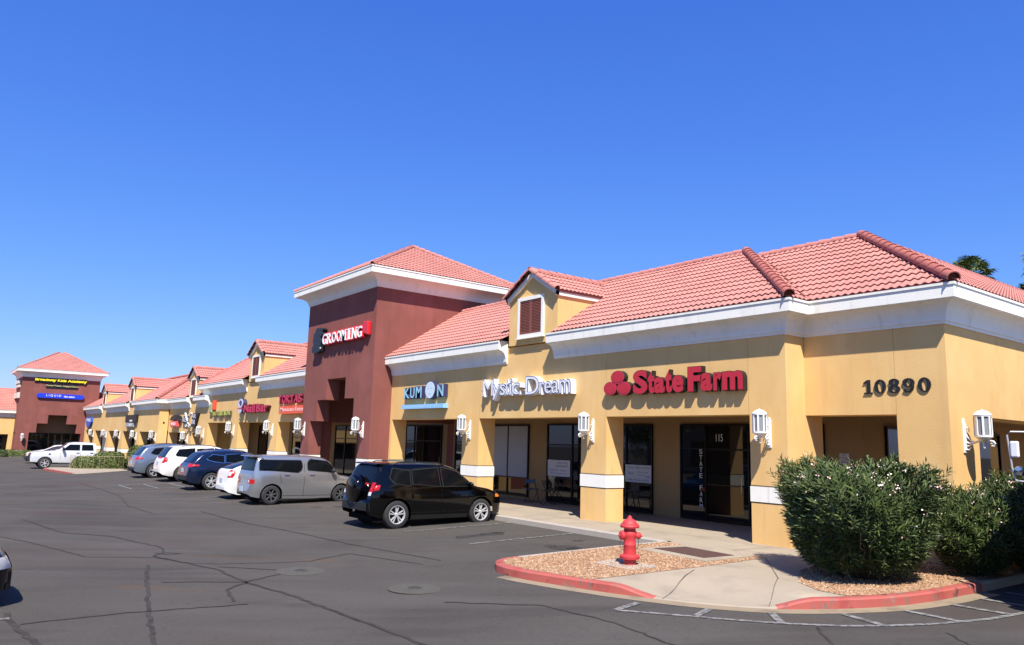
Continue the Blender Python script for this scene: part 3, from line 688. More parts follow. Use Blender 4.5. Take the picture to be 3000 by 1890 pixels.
# ---- red tower
def tower(name, label, T, x0, x1, y0, depth, zf, zw, e, slope, steps, mainx, zmain, band_z, ztop, wb=.60):
    t = thing(name, label, 'tower building', (0, 0, 0))
    a, b = mainx; poly = [(x0, zf), (a, zf), (a, zmain)]
    (c, d, z2), (e1, f1, z3) = steps
    poly += [(c, zmain), (c, z2), (e1, z2), (e1, z3), (f1, z3), (f1, z2), (d, z2), (d, zmain), (b, zmain), (b, zf), (x1, zf), (x1, zw), (x0, zw)]
    MB(T).prism_y(poly, y0, y0+wb).build('wall', M['red'], t)
    for xa in (x1-.5, x0):      # side walls, pierced by the arcade walk
        ya, yb, yc = y0+wb+.001, y0+wb+.68, y0+depth
        MB(T).prism_x([(ya, zf), (yb, zf), (yb, zmain), (3.09 if T is None else 2.9, zmain), (3.09 if T is None else 2.9, zf), (yc, zf), (yc, zw), (ya, zw)], xa, xa+.5).build('wall', M['red'], t)
    MB(T).box(x0+.5, x1-.5, y0+depth-.4, y0+depth, zmain, zw).build('wall', M['red'], t)
    for u, v in ((x0, a), (b, x1)):
        q = MB(T); q.box(u-.014, v+.014, y0-.014, y0+wb+.014, band_z[0], band_z[1]); q.box(u-.004, v+.004, y0-.004, y0+wb+.004, band_z[1]+.001, band_z[1]+.028, 1)
        q.build('painted_band', [M['white'], M['groove']], t)
    o_ = e; cornice('cornice', [(x0, y0+depth), (x0, y0), (x1, y0), (x1, y0+depth)], ztop, t, e=o_, T=T, h=ztop-zw+.08)
    X0, X1, Y0, Y1 = x0-o_, x1+o_, y0-o_, y0+depth+o_; hw = (X1-X0)/2; mb = MB(T); nr = T is None
    hd = (Y1-Y0)/2; rn = min(hw, hd)
    tiles(mb, (0, Y0, ztop), (1, 0), (0, 1), slope, lambda q: X0+q, lambda q: X1-q, 0, rn, nr)
    tiles(mb, (X1, 0, ztop), (0, 1), (-1, 0), slope, lambda q: Y0+q, lambda q: Y1-q, 0, rn, nr)
    tiles(mb, (X0, 0, ztop), (0, 1), (1, 0), slope, lambda q: Y0+q, lambda q: Y1-q, 0, rn, False)
    tiles(mb, (0, Y1, ztop), (1, 0), (0, -1), slope, lambda q: X0+q, lambda q: X1-q, 0, rn, False)
    tile_roof(t, mb); mb = Caps(T); zz = ztop+slope*rn+.08
    for px, py in ((X0, Y0), (X1, Y0), (X1, Y1), (X0, Y1)):
        sx = 1 if px == X0 else -1; sy = 1 if py == Y0 else -1
        caps(mb, (px, py, ztop+.05), (px+sx*rn, py+sy*rn, zz), .085, .3)
    mb.build('ridge_tiles', [M['tile'], M['tile_dark']], t, recalc=0, smooth=30)
    return t
TY = -.887
tw = tower('red_tower', 'dark red stucco tower with stepped cross shaped opening and pyramid roof', None, -24.10, -17.117, TY, 6.98, FZ, 8.50, .60, .535,
           ((-22.50, -18.72, 3.89), (-21.52, -19.62, 4.80)), (-23.18, -18.15), 2.95, (S2, S1), 9.14)
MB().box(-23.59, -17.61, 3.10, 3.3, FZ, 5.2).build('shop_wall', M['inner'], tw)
MB().box(-23.6, -17.62, TY+.60, 3.1, 5.0, 5.2).build('arcade_ceiling', M['ceil'], tw)
window(tw, -21.2, -18.0, FZ+.02, 2.90, BY, mul=(-20.34, -19.5), rail=(2.2,), name='storefront')
MB().box(-20.8, -18.4, BY-.05, BY-.002, 3.35, 4.7).build('upper_panel', mat('dark_red_panel', (.07, .022, .02), .9), tw)
# grooming logo sign
gs = thing('tower_sign', 'GROOMING sign in white letters on red with black poodle silhouette', 'sign', (-20, TY, 6.3))
Tg = Matrix.Translation((20, -TY, -6.3))
mR = mat('sign_red', (.62, .02, .03), .4); mW = mat('sign_white', (.85, .85, .85), .4)
def slab_text(body, x0, x1, z0, z1, yf, dep, m, parent, T, red=None, tilt=0):
    n = len(body); w = (x1-x0)/n
    for i, ch in enumerate(body):
        a = x0+i*w+.055; b = x0+(i+1)*w-.045; dz = tilt*(i/(n-1)-.5)
        if ch == 'I': a += w*.22; b -= w*.22
        if red: lettering('letter_return', ch, a-.03, b+.05, z0+dz-.03, z1+dz+.05, yf+.03, dep, red, parent, T=T, bold=.03)
        o_ = lettering('letter', ch, a, b, z0+dz, z1+dz, yf, .03, m, parent, T=T, bold=.008)
        if ch in 'RMIN':          # slab serifs
            s = MB(T); th = (z1-z0)*.10; sw = (b-a)*.20
            cs = {'R': ((a, 0), (a, 1), (b, 0)), 'M': ((a, 0), (a, 1), (b, 0), (b, 1)), 'I': ((a, 0), (a, 1), (b, 0), (b, 1)), 'N': ((a, 0), (a, 1), (b, 1))}[ch]
            for cx, t_ in cs:
                zz = z1+dz-th if t_ else z0+dz
                s.box(cx-sw*.8, cx+sw*.9, yf-.002, yf+.028, zz, zz+th)
            s.build('serif', m, parent)
slab_text('GROOMING', -21.86, -17.84, 6.36, 6.83, TY-.25, .20, mW, gs, Tg, mR, tilt=0)
MB(Tg).prism_y([(-17.95, 6.55), (-17.45, 6.42), (-17.45, 6.98), (-17.85, 7.02)], TY-.20, TY-.02).build('red_bone', mR, gs, bevel=.03)
pood = [(-22.93, 6.07), (-22.62, 6.03), (-22.30, 6.05), (-22.05, 6.10), (-22.02, 6.35), (-21.95, 6.55), (-22.08, 6.72), (-21.85, 6.86), (-21.92, 6.98), (-21.80, 7.08), (-22.02, 7.17), (-22.22, 7.12), (-22.42, 7.20), (-22.62, 7.15), (-22.70, 6.98), (-22.86, 6.93), (-22.84, 6.75), (-22.93, 6.62), (-22.80, 6.45), (-22.95, 6.28)]
MB(Tg).prism_y(pood, TY-.24, TY-.02).build('silhouette', mat('sign_black', (.016, .018, .022), .5), gs)
MB(Tg).box(-21.98, -21.92, TY-.27, TY-.24, 6.20, 6.26).build('rivet', mW, gs)

# ---- middle yellow building
mid = thing('middle_shop_building', 'yellow stucco arcade building with nail bar sign, left of the big red tower', 'shop building')
PM = [(-43.9, -42.42), (-37.35, -36.12), (-30.86, -29.6), (-24.3, -24.11)]
facade(mid, -43.9, -24.11, 0, D, FZ-.6, ZO-.03, ZT, PM, M['yellow'])
for a, b in PM[:3]: band(mid, a, b, 0, D, S1, S2)
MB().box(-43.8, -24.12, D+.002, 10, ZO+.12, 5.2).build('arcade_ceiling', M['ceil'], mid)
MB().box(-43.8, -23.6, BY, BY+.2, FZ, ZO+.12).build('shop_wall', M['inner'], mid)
MB().box(-43.9, -43.3, D+.002, 9, FZ-.6, 5.5).build('end_wall', M['yellow'], mid)
cornice('cornice', [(-32.60, 0), (-24.12, 0)], 5.513, mid); cornice('cornice', [(-44.15, 0), (-34.95, 0)], 5.513, mid)
mb = MB(); O3 = (0, -ex, ZR)
for a, b, t0, t1 in ((-44.1, -34.6, 0, .285), (-32.1, -24.1, 0, .285), (-44.1, -34.4, .285, RUN), (-34.4, -32.3, 1.995, RUN), (-32.3, -24.1, .285, RUN)):
    tiles(mb, O3, (1, 0), (0, 1), SL, (lambda t, a=a: a), (lambda t, b=b: b), t0, t1, False)
mb.add([(-44.1, -ex+RUN, RT-.03), (-24.1, -ex+RUN, RT-.03), (-24.1, 8, ZR), (-44.1, 8, ZR)], [(0, 1, 2, 3)], 1)
mb.add([(-44.1, -ex, ZR), (-44.1, -ex+RUN, RT), (-44.1, 8, ZR)], [(0, 1, 2)], 1)
tile_roof(mid, mb); mb = Caps()
caps(mb, (-44.0, -ex+RUN, rz_+.04), (-24.2, -ex+RUN, rz_+.04), .13); caps(mb, (-44.08, -ex, ZR+.06), (-44.08, -ex+RUN, rz_+.04), .12)
mb.build('ridge_tiles', [M['cap'], M['tile_dark']], mid, recalc=0, smooth=30)
dormer(mid, -33.33, -.10, 0, near=False)
for a, b, m_ in ((-29.0, -26.2, (-27.7,)), (-35.2, -31.4, (-33.6, -32.4)), (-41.2, -38.2, (-39.6,))):
    window(mid, a, b, FZ+.02, 2.9, BY, mul=m_, rail=(2.2,), name='storefront')

# ---- lower yellow building beyond the step (everything .73 m lower), with the protruding wing
dz = -.73; YB = -.74
low = thing('far_shop_building', 'long low yellow stucco arcade building with three dormers, beyond the step in the roofline', 'shop building')
PA = [(-52.79, -52.60), (-47.6, -46.12), (-43.95, -43.92)]
facade(low, -52.79, -43.92, 0, D, FZ+dz, ZO+dz, ZT+dz, PA, M['yellow'])
PB = [(-86.9, -86.0), (-81.4, -80.1), (-74.1, -72.6), (-67.5, -65.9), (-60.7, -59.1), (-53.75, -52.79)]
facade(low, -86.9, -52.79, YB, D, FZ+dz, ZO+dz, ZT+dz, PB, M['yellow'])
for a, b in PA[1:2]: band(low, a, b, 0, D, S1+dz, S2+dz)
for a, b in PB[1:]: band(low, a, b, YB, YB+D, S1+dz, S2+dz)
MB().box(-86.8, -52.8, YB+D+.002, 9, ZO+dz+.12, 5.2+dz).box(-52.79, -44, D+.002, 9, ZO+dz+.12, 5.2+dz).build('arcade_ceiling', M['ceil'], low)
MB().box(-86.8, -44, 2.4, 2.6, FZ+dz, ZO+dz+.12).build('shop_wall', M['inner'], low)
zc = 5.513+dz
cornice('cornice', [(-61.5, YB), (-52.79, YB), (-52.79, 0), (-46.9, 0)], zc, low)
cornice('cornice', [(-45.2, 0), (-42.25, 0)], zc, low); cornice('cornice', [(-74.55, YB), (-64.0, YB)], zc, low); cornice('cornice', [(-86.9, YB), (-77.0, YB)], zc, low)
mb = MB(); zl_ = ZR+dz; xk = -52.79+ex
for a, b, t0, t1 in ((-87.0, -77.0, 0, .285), (-74.6, -63.9, 0, .285), (-87, -76.9, .285, RUN), (-76.9, -74.7, 1.995, RUN), (-74.7, -63.8, .285, RUN), (-63.8, -61.6, 1.995, RUN)):
    tiles(mb, (0, YB-ex, zl_), (1, 0), (0, 1), SL, (lambda t, a=a: a), (lambda t, b=b: b), t0, t1, False)
tiles(mb, (0, YB-ex, zl_), (1, 0), (0, 1), SL, lambda t: -61.6, lambda t: xk-t, 0, RUN, False)
tiles(mb, (xk, 0, zl_), (0, 1), (-1, 0), SL, lambda t: YB-ex+t, lambda t: -ex+t, 0, RUN, False)
tiles(mb, (0, -ex, zl_), (1, 0), (0, 1), SL, lambda t: xk-t, lambda t: -47.3, 0, .285, False)
tiles(mb, (0, -ex, zl_), (1, 0), (0, 1), SL, lambda t: xk-t, lambda t: -47.1, .285, RUN, False)
tiles(mb, (0, -ex, zl_), (1, 0), (0, 1), SL, lambda t: -47.1, lambda t: -45.2, 2.0, RUN, False)
tiles(mb, (0, -ex, zl_), (1, 0), (0, 1), SL, lambda t: -45.2, lambda t: -43.9, 0, RUN, False)
mb.add([(-87, YB-ex+RUN, RT+dz-.03), (xk-RUN, YB-ex+RUN, RT+dz-.03), (xk-RUN, 8, zl_), (-87, 8, zl_)], [(0, 1, 2, 3)], 1)
mb.add([(xk-RUN, -ex+RUN, RT+dz-.03), (-43.9, -ex+RUN, RT+dz-.03), (-43.9, 8, zl_), (xk-RUN, 8, zl_)], [(0, 1, 2, 3)], 1)
tile_roof(low, mb); mb = Caps()
caps(mb, (xk, YB-ex, zl_+.06), (xk-RUN, YB-ex+RUN, rz_+dz+.04), .13); caps(mb, (-86.9, YB-ex+RUN, rz_+dz+.04), (xk-RUN, YB-ex+RUN, rz_+dz+.04), .13); caps(mb, (xk-RUN, -ex+RUN, rz_+dz+.04), (-43.9, -ex+RUN, rz_+dz+.04), .13)
mb.build('ridge_tiles', [M['cap'], M['tile_dark']], low, recalc=0, smooth=30)
dormer(low, -46.15, -.10, dz, near=False); dormer(low, -62.7, YB-.10, dz, near=False); dormer(low, -75.8, YB-.10, dz, near=False)
for a, b in ((-52.0, -50.6), (-49.6, -48.4), (-45.6, -44.4), (-57.6, -56.2), (-63.6, -62.0), (-70.4, -68.9), (-77.5, -76.0), (-84.0, -82.0)):
    window(low, a, b, FZ+dz+.02, 2.9+dz, 2.4, mul=((a+b)/2,), name='shop_window')

# ---- far red tower, facing east across the lot, and the yellow wing beyond it
TF = Matrix.Translation((-87.1, 0, 0)) @ Matrix.Rotation(R(90), 4, 'Z')
ft = tower('red_tower', 'far dark red tower with yellow and blue signs at the end of the lot', TF, -7.19, .36, 0, 7.0, -1.2, 7.93, .62, .56,
           ((-5.36, -1.55, 2.87), (-4.38, -2.56, 3.82)), (-6.0, -1.05), 1.87, (-.45, -.05), 8.72)
MB(TF).box(.36, 1.3, .6, 5, -1.2, 6.62).build('wall', M['red'], ft)
MB(TF).box(-6.6, -.2, 1.6, 1.8, -1.2, 4.4).build('shop_wall', mat('shaded_stucco', (.25, .14, .07), .9), ft)  # darkened stucco: the shade of the opening is in the colour
window(ft, -6.0, -1.1, -.9, 1.85, 1.6, mul=(-4.8, -3.6, -2.4), rail=(1.1,), T=TF, name='storefront')
bs = thing('tower_sign', 'bright yellow Broadway Kids Academy lettering on the far red tower', 'sign', (-87.1, -3.5, 7.4))
Tb = bs_T = TF; iv = lambda o: Matrix.Translation((87.1, 3.5, -7.4))
lettering('lettering', 'Broadway Kids Academy', -6.05, -1.04, 7.40, 7.80, -.20, .18, [mat('sign_yellow', (.85, .72, .02), .5), M['text_k']], bs, T=iv(0) @ TF, bold=.045)
lettering('small_lettering', 'Musical Theater, Singing & Dance', -4.93, -1.85, 6.92, 7.12, -.14, .12, [mat('sign_yellow_pale', (.62, .58, .25), .5), M['text_k']], bs, T=iv(0) @ TF, bold=.02)
MB(iv(0) @ TF).box(-6.05, -1.04, -.04, -.002, 7.26, 7.86).box(-4.95, -1.83, -.04, -.002, 6.72, 7.2).build('raceway', M['text_k'], bs)
ls = thing('tower_sign', 'blue capsule sign reading LIQUID the salon on the far red tower', 'sign', (-87.1, -3.4, 5.8))
il = Matrix.Translation((87.1, 3.4, -5.8)) @ TF
cp = [(-5.45+.27*math.cos(a), 5.90+.24*math.sin(a)) for a in [PI/2+i*PI/8 for i in range(9)]]+[(-1.42+.27*math.cos(a), 5.90+.24*math.sin(a)) for a in [-PI/2+i*PI/8 for i in range(9)]]
MB(il).prism_y(cp, -.2, -.002).build('capsule', mat('sign_blue', (.012, .045, .62), .35), ls)
lettering('lettering', 'L I Q U I D', -4.83, -3.42, 5.80, 6.06, -.215, .01, M['text_w'], ls, T=il, bold=.01); lettering('lettering', 'the salon', -3.15, -2.10, 5.80, 5.99, -.215, .01, M['text_w'], ls, T=il, bold=.03)
# signs on the tower's south face (seen edge on)
TS = Matrix.Translation((0, -7.19, 0))
ss = thing('tower_sign', 'stacked white signs on the narrow south face of the far red tower', 'sign', (-90, -7.19, 6))
MB(Matrix.Translation((90, 7.19, -6))).box(-91.9, -88.4, -7.45, -7.2, 7.15, 7.50).box(-91.9, -88.4, -7.40, -7.2, 6.75, 7.0).box(-92.2, -87.9, -7.42, -7.2, 5.55, 6.15).build('sign_box', [mat('sign_cream', (.62, .60, .52), .6)], ss)
wing = thing('west_shop_wing', 'yellow wing with pink roof at the far left edge behind the far tower', 'shop building', (0, 0, 0))
TW = Matrix.Translation((-90, 0, 0)) @ Matrix.Rotation(R(90), 4, 'Z')
facade(wing, -30, -7.2, 0, D, -1.2, 1.6, 3.9, [(-30, -29), (-24, -23), (-18.5, -17.4), (-13.5, -12.6), (-7.65, -7.2)], M['yellow'], T=TW)
band(wing, -7.65, -7.2, 0, D, -.05, -.45, T=TW)
cornice('cornice', [(-30, 0), (-7.2, 0)], 4.20, wing, T=TW)
mb = MB(TW); tiles(mb, (0, -ex, 4.2), (1, 0), (0, 1), .66, lambda t: -30, lambda t: -7.2, 0, 3.9, False); mb.add([(-30, -ex+3.9, 6.75), (-7.2, -ex+3.9, 6.75), (-7.2, 8, 4.2), (-30, 8, 4.2)], [(0, 1, 2, 3)], 1)
tile_roof(wing, mb)
MB(TW).box(-30, -7.3, 2.4, 2.6, -1.2, 3.8).build('shop_wall', mat('shaded_stucco', (.25, .14, .07), .9), wing)  # back wall shade put into the stucco colour here too
window(wing, -29, -8, -.9, 1.6, 2.4, mul=(-24, -19, -14, -11), T=TW)

# ---- lamps
for x, y, z, lb in ((.51, 0, 2.60, 'white lantern on the pillar right of the STATE FARM sign and doors'), (-5.18, 0, 2.62, 'white lantern on the pillar behind the hydrant, left of the glass doors'),
                    (-11.33, 0, 2.62, 'white lantern on the pillar behind the black SUV, right of the KUMON sign'), (-17.69, TY, 2.57, 'white lantern on the right leg of the big red tower'),
                    (-23.72, TY, 2.58, 'white lantern on the left leg of the big red tower'), (-30.3, 0, 2.55, 'white lantern on the pillar right of the Nail Bar sign'),
                    (-36.85, 0, 2.5, 'white lantern on the pillar left of the Nail Bar sign'), (-43.2, 0, 2.25, 'white lantern by the step in the roofline, higher than the ones left of it'),
                    (-47.05, 0, 1.87, 'white lantern on the pillar under the scissors sign'), (-53.25, YB, 1.87, 'white lantern at the corner of the protruding far wing, first left of the awning sign'),
                    (-60.1, YB, 1.87, 'white lantern under the black kiosk sign on the far wing'), (-67.0, YB, 1.87, 'white lantern above the hedge, second left of the black sign'),
                    (-73.5, YB, 1.87, 'white lantern on the far wing, third pillar from the far red tower'), (-80.8, YB, 1.87, 'white lantern on the far wing, nearest the far red tower')):
    wall_lamp(x, y, z, lb)
wall_lamp(1.30, 0, 2.60, 'large white lantern on the sunlit east wall near the truck mirror', T=TE)
wall_lamp(-6.6, 0, 1.25, 'white lantern on the left leg of the far red tower', T=TF)

# ---- wall signs
def logo_disc(mb, cx, cz, r, y0, y1, mi=0, n=28, sx=1): mb.prism_y([(cx+r*sx*math.cos(2*PI*i/n), cz+r*math.sin(2*PI*i/n)) for i in range(n)], y0, y1, mi)
s = thing('shop_sign', 'red StateFarm letters with three circle logo on the yellow wall', 'sign', (-2.3, 0, 3.56)); T = Matrix.Translation((2.3, 0, -3.56))
mSR = mat('sign_farm_red', (.46, .022, .034), .45); mSD = mat('sign_return', (.10, .008, .01), .5); mSB = mat('sign_farm_face', (.42, .03, .05), .4)
l = MB(T)
for cx, cz in ((-4.08, 4.055), (-4.355, 3.765), (-3.84, 3.75)): logo_disc(l, cx, cz, .185, -.155, -.004, 0, sx=1.38)
l.build('logo', [M['text_k']], s)
l = MB(T)
for cx, cz in ((-4.08, 4.055), (-4.355, 3.765), (-3.84, 3.75)): logo_disc(l, cx, cz, .183, -.164, -.156, 0, sx=1.38)
l.build('logo_face', [mSB], s)
l = MB(T)
for cx, cz in ((-4.08, 4.055), (-4.355, 3.765), (-3.84, 3.75)): logo_disc(l, cx, cz, .145, -.170, -.1645, 0, sx=1.38)
l.build('logo_disc', [mSR], s)
def word(parent, T, chars, yf, dep, face, back, bold=.03, rim=.012):
    for ch, a, b, z0, z1 in chars:
        lettering('letter_return', ch, a-rim, b+rim, z0-rim, z1+rim, yf+.008, dep, back, parent, T=T, bold=bold+.012)
        lettering('letter', ch, a, b, z0, z1, yf, .006, face, parent, T=T, bold=bold)
zb, xh_, cp_ = 3.58, 3.985, 4.185
word(s, T, [('S', -3.50, -2.99, zb, 4.20), ('t', -2.98, -2.74, zb, 4.16), ('a', -2.76, -2.40, zb, xh_), ('t', -2.39, -2.17, zb, 4.16), ('e', -2.16, -1.79, zb, xh_+.02), ('F', -1.66, -1.24, zb, cp_), ('a', -1.27, -.92, zb, xh_+.03), ('r', -.88, -.65, zb, 4.01), ('m', -.63, -.05, zb, 4.02)],
     -.165, .15, mSR, [M['text_k'], M['text_k']], bold=.045)
s = thing('shop_sign', 'Mystic Dream sign in white letters with dark blue outlines', 'sign', (-8, 0, 3.7)); T = Matrix.Translation((8, 0, -3.7))
mD = mat('sign_white_face', (.74, .75, .82), .4); mN = mat('sign_navy', (.035, .035, .10), .4); z0 = 3.73
MYS = [('M', -10.36, -9.78, z0, 4.27), ('y', -9.80, -9.40, 3.59, 4.09), ('s', -9.39, -9.10, z0, 4.10), ('t', -9.10, -8.90, z0, 4.22), ('i', -8.88, -8.76, z0, 4.24), ('c', -8.74, -8.36, z0, 4.10), ('D', -8.05, -7.40, z0-.02, 4.27), ('r', -7.36, -7.13, z0-.02, 4.08), ('e', -7.12, -6.82, z0-.02, 4.08), ('a', -6.78, -6.47, z0-.02, 4.09), ('m', -6.43, -5.95, z0-.03, 4.10)]
for ch, a, b, zz0, zz1 in MYS:
    lettering('letter_return', ch, a-.025, b+.05, zz0-.02, zz1+.02, -.20, .19, [mat('sign_white_side', (.78, .78, .78), .5)], s, T=T, bold=.03 if ch != 'M' else 0)
    lettering('letter_outline', ch, a-.012, b+.012, zz0-.012, zz1+.012, -.206, .003, mN, s, T=T, bold=.022 if ch != 'M' else 0)
    lettering('letter', ch, a+.008, b-.008, zz0+.01, zz1-.01, -.213, .004, mD, s, T=T, bold=-.004 if ch != 'M' else -.008)
for x, z_ in ((-10.42, 3.90), (-8.28, 3.90)): MB(T).box(x, x+.1, -.21, -.02, z_, z_+.03).build('serif', mN, s)
s = thing('shop_sign', 'KUMON sign in pale blue letters with face shaped O above a light blue bar', 'sign', (-14.3, 0, 3.6)); T = Matrix.Translation((14.3, 0, -3.6))
mK = mat('sign_sky', (.28, .55, .66), .4); mKB = mat('sign_sky_bar', (.26, .52, .78), .4)
word(s, T, [('K', -15.72, -15.33, 3.81, 4.20), ('U', -15.25, -14.93, 3.81, 4.22), ('M', -14.82, -14.40, 3.81, 4.24), ('N', -13.28, -12.86, 3.82, 4.25)], -.20, .18, mK, [mN, mN], bold=.012, rim=.02)
l = MB(T); logo_disc(l, -13.78, 4.075, .335, -.20, -.01, 0, sx=1.08); l.build('face_disc_return', mN, s)
l = MB(T); logo_disc(l, -13.78, 4.075, .31, -.21, -.2005, 0, sx=1.06); l.build('face_disc', mat('sign_pale', (.55, .66, .74), .4), s)
l = MB(T)
for cx in (-13.9, -13.68): logo_disc(l, cx, 4.14, .022, -.214, -.2105)
l.box(-13.88, -13.70, -.214, -.2105, 3.925, 3.935); l.build('face_marks', mat('sign_mark', (.18, .30, .38), .4), s)
MB(T).box(-15.86, -12.80, -.22, -.002, 3.40, 3.56).build('bar', mKB, s)
lettering('small_lettering', 'MATH READING SUCCESS', -15.6, -13.1, 3.45, 3.52, -.223, .002, mat('bar_text', (.45, .68, .85), .4), s, T=T)
# street number in serif figures
s = thing('street_number', 'black serif street number 10890 on the yellow wall', 'street number', (3, RC, 3.4)); T = Matrix.Translation((-3, -RC, -3.4))
def ring(mb, cx, cz, rx, rz, ix, iz, y0, y1, n=28):
    vs = []
    for i in range(n):
        a = 2*PI*i/n; c_, s_ = math.cos(a), math.sin(a)
        for y in (y0, y1): vs += [(cx+rx*c_, y, cz+rz*s_), (cx+ix*c_, y, cz+iz*s_)]
    f = []
    for i in range(n):
        p, q = 4*i, 4*((i+1) % n); f += [(p, p+1, q+1, q), (p+2, q+2, q+3, p+3), (p, q, q+2, p+2), (p+1, p+3, q+3, q+1)]
    mb.add(vs, f)
Y0, Y1 = RC-.032, RC-.004; zb_, zt_ = 3.445, 3.735; zm = (zb_+zt_)/2; hh = (zt_-zb_)/2
def num(ch, a, b):
    l = MB(T); cx = (a+b)/2; rx = (b-a)/2
    if ch == '0': ring(l, cx, zm, rx, hh, rx*.42, hh*.85, Y0, Y1)
    if ch == '8': ring(l, cx, zt_-hh*.48, rx*.86, hh*.50, rx*.30, hh*.32, Y0, Y1); ring(l, cx, zb_+hh*.54, rx, hh*.56, rx*.40, hh*.36, Y0+.001, Y1-.001)
    if ch == '9':
        ring(l, cx, zt_-hh*.62, rx*.95, hh*.62, rx*.34, hh*.48, Y0, Y1)
        l.tube([(b-rx*.30, RC-.020, zt_-hh*.7), (b-rx*.34, RC-.020, zm-hh*.35), (cx+rx*.1, RC-.020, zb_+.02), (a+rx*.45, RC-.020, zb_+.02)], .032, 8, r1=.016)
        logo_disc(l, a+rx*.4, zb_+.045, .030, Y0, Y1)
    if ch == '1':
        l.box(cx-.015, cx+.05, Y0, Y1, zb_+.02, zt_); l.box(a+.01, b, Y0-.001, Y1+.001, zb_, zb_+.026); l.prism_y([(cx-.015, zt_), (cx-.015, zt_-.06), (a, zt_-.075), (a, zt_-.055)], Y0+.001, Y1-.001)
    l.build('numeral', M['text_k'], s)
for ch, a, b in (('1', 2.33, 2.52), ('0', 2.565, 2.805), ('8', 2.85, 3.095), ('9', 3.14, 3.39), ('0', 3.45, 3.70)): num(ch, a, b)
# nail bar, tortas, subway-like green sign, far signs
s = thing('shop_sign', 'red Nail Bar lettering with round pale nail polish logo', 'sign', (-33, 0, 3.5)); T = Matrix.Translation((33, 0, -3.5))
mP = mat('sign_crimson', (.55, .015, .07), .4); mPD = mat('sign_maroon', (.09, .006, .015), .5)
word(s, T, [('N', -34.6, -33.75, 3.53, 3.98), ('a', -33.7, -33.2, 3.53, 3.86), ('i', -33.12, -32.95, 3.53, 3.98), ('l', -32.88, -32.7, 3.53, 3.98), ('B', -32.45, -31.8, 3.53, 3.98), ('a', -31.75, -31.3, 3.53, 3.86), ('r', -31.2, -30.75, 3.53, 3.88)], -.26, .25, mP, [mPD, mPD], bold=.03)
l = MB(T); logo_disc(l, -35.25, 4.08, .28, -.24, -.01, sx=1.7); logo_disc(l, -35.25, 3.64, .15, -.24, -.012, sx=1.9); l.build('logo_return', mN, s)
l = MB(T); ring(l, -35.25, 4.08, .45, .27, .26, .17, -.26, -.245); logo_disc(l, -35.25, 3.64, .14, -.26, -.245, sx=1.8); l.build('logo', mat('sign_lilac', (.55, .56, .72), .4), s)
MB(T).box(-35.7, -34.75, -.275, -.262, 3.76, 3.82).build('logo_stripe', mP, s)
s = thing('shop_sign', 'crimson TORTAS letters above an orange Mexican Eatery box next to the red tower', 'sign', (-27.5, 0, 3.4)); T = Matrix.Translation((27.5, 0, -3.4))
word(s, T, [(c, -29.3+i*.56, -28.83+i*.56, 3.93, 4.34) for i, c in enumerate('TORTAS')]+[('Y', -25.1, -24.6, 3.93, 4.34)], -.20, .18, mP, [mPD, mPD], bold=.02)
MB(T).box(-28.95, -24.2, -.24, -.002, 3.38, 3.78).build('sign_box', mat('sign_orange', (.80, .10, .03), .4), s)
lettering('lettering', 'Mexican Eatery', -28.75, -25.3, 3.45, 3.70, -.25, .008, mat('sign_pinkish', (.85, .55, .50), .5), s, T=T, bold=.01)
s = thing('shop_sign', 'small green and yellow letters with an orange and green mark beside them', 'sign', (-39, 0, 3.4)); T = Matrix.Translation((39, 0, -3.4))
mG = mat('sign_olive', (.50, .52, .10), .5)
word(s, T, [(c, -41.0+i*.40, -40.68+i*.40, 3.42, 3.68) for i, c in enumerate('NUTRITION')], -.16, .14, mG, [mat('sign_olive_dark', (.10, .09, .04), .6)]*2, bold=.01)
MB(T).box(-41.15, -40.80, -.20, -.002, 3.78, 4.40).build('logo_orange', mat('sign_orange_red', (.75, .08, .03), .5), s, bevel=.04)
MB(T).box(-41.9, -41.25, -.18, -.002, 3.62, 4.20).build('logo_green', mat('sign_leaf', (.35, .42, .20), .5), s, bevel=.04)
s = thing('shop_sign', 'black barber sign whose V is a pair of scissors', 'sign', (-46.5, 0, 3)); T = Matrix.Translation((46.5, 0, -3))
mS = mat('sign_grey', (.62, .64, .68), .4)
MB(T).prism_y([(-48.3, 2.98), (-47.1, 2.9), (-46.9, 3.45), (-47.7, 3.5), (-48.4, 3.35)], -.16, -.002).build('raceway', M['text_k'], s)
MB(T).prism_y([(-46.0, 2.75), (-45.0, 2.62), (-44.4, 3.62), (-45.6, 3.66)], -.16, -.002).build('raceway', M['text_k'], s)
word(s, T, [('R', -48.1, -47.6, 3.05, 3.38), ('E', -47.55, -47.15, 3.05, 3.38)], -.2, .03, mS, [M['text_k']]*2, bold=.01)
word(s, T, [('A', -45.75, -45.3, 3.30, 3.6), ('R', -45.2, -44.75, 3.28, 3.58), ('B', -45.7, -45.25, 2.90, 3.2), ('R', -45.2, -44.8, 2.88, 3.18)], -.2, .03, mS, [M['text_k']]*2, bold=.01)
l = MB(T); l.tube([(-47.3, -.24, 3.66), (-46.6, -.24, 3.1), (-46.2, -.24, 2.85)], .07, 6, r1=.04); l.tube([(-45.7, -.25, 3.66), (-46.4, -.25, 3.1), (-46.9, -.25, 2.85)], .07, 6, r1=.04)
ring(l, -46.9, 2.78, .22, .12, .12, .06, -.26, -.20); ring(l, -46.1, 2.78, .22, .12, .12, .06, -.26, -.20); l.build('scissors', mS, s)
s = thing('shop_sign', 'black fluted awning shaped sign over a red box on the far yellow wall', 'sign', (-50.3, 0, 3)); T = Matrix.Translation((50.3, 0, -3))
l = MB(T)
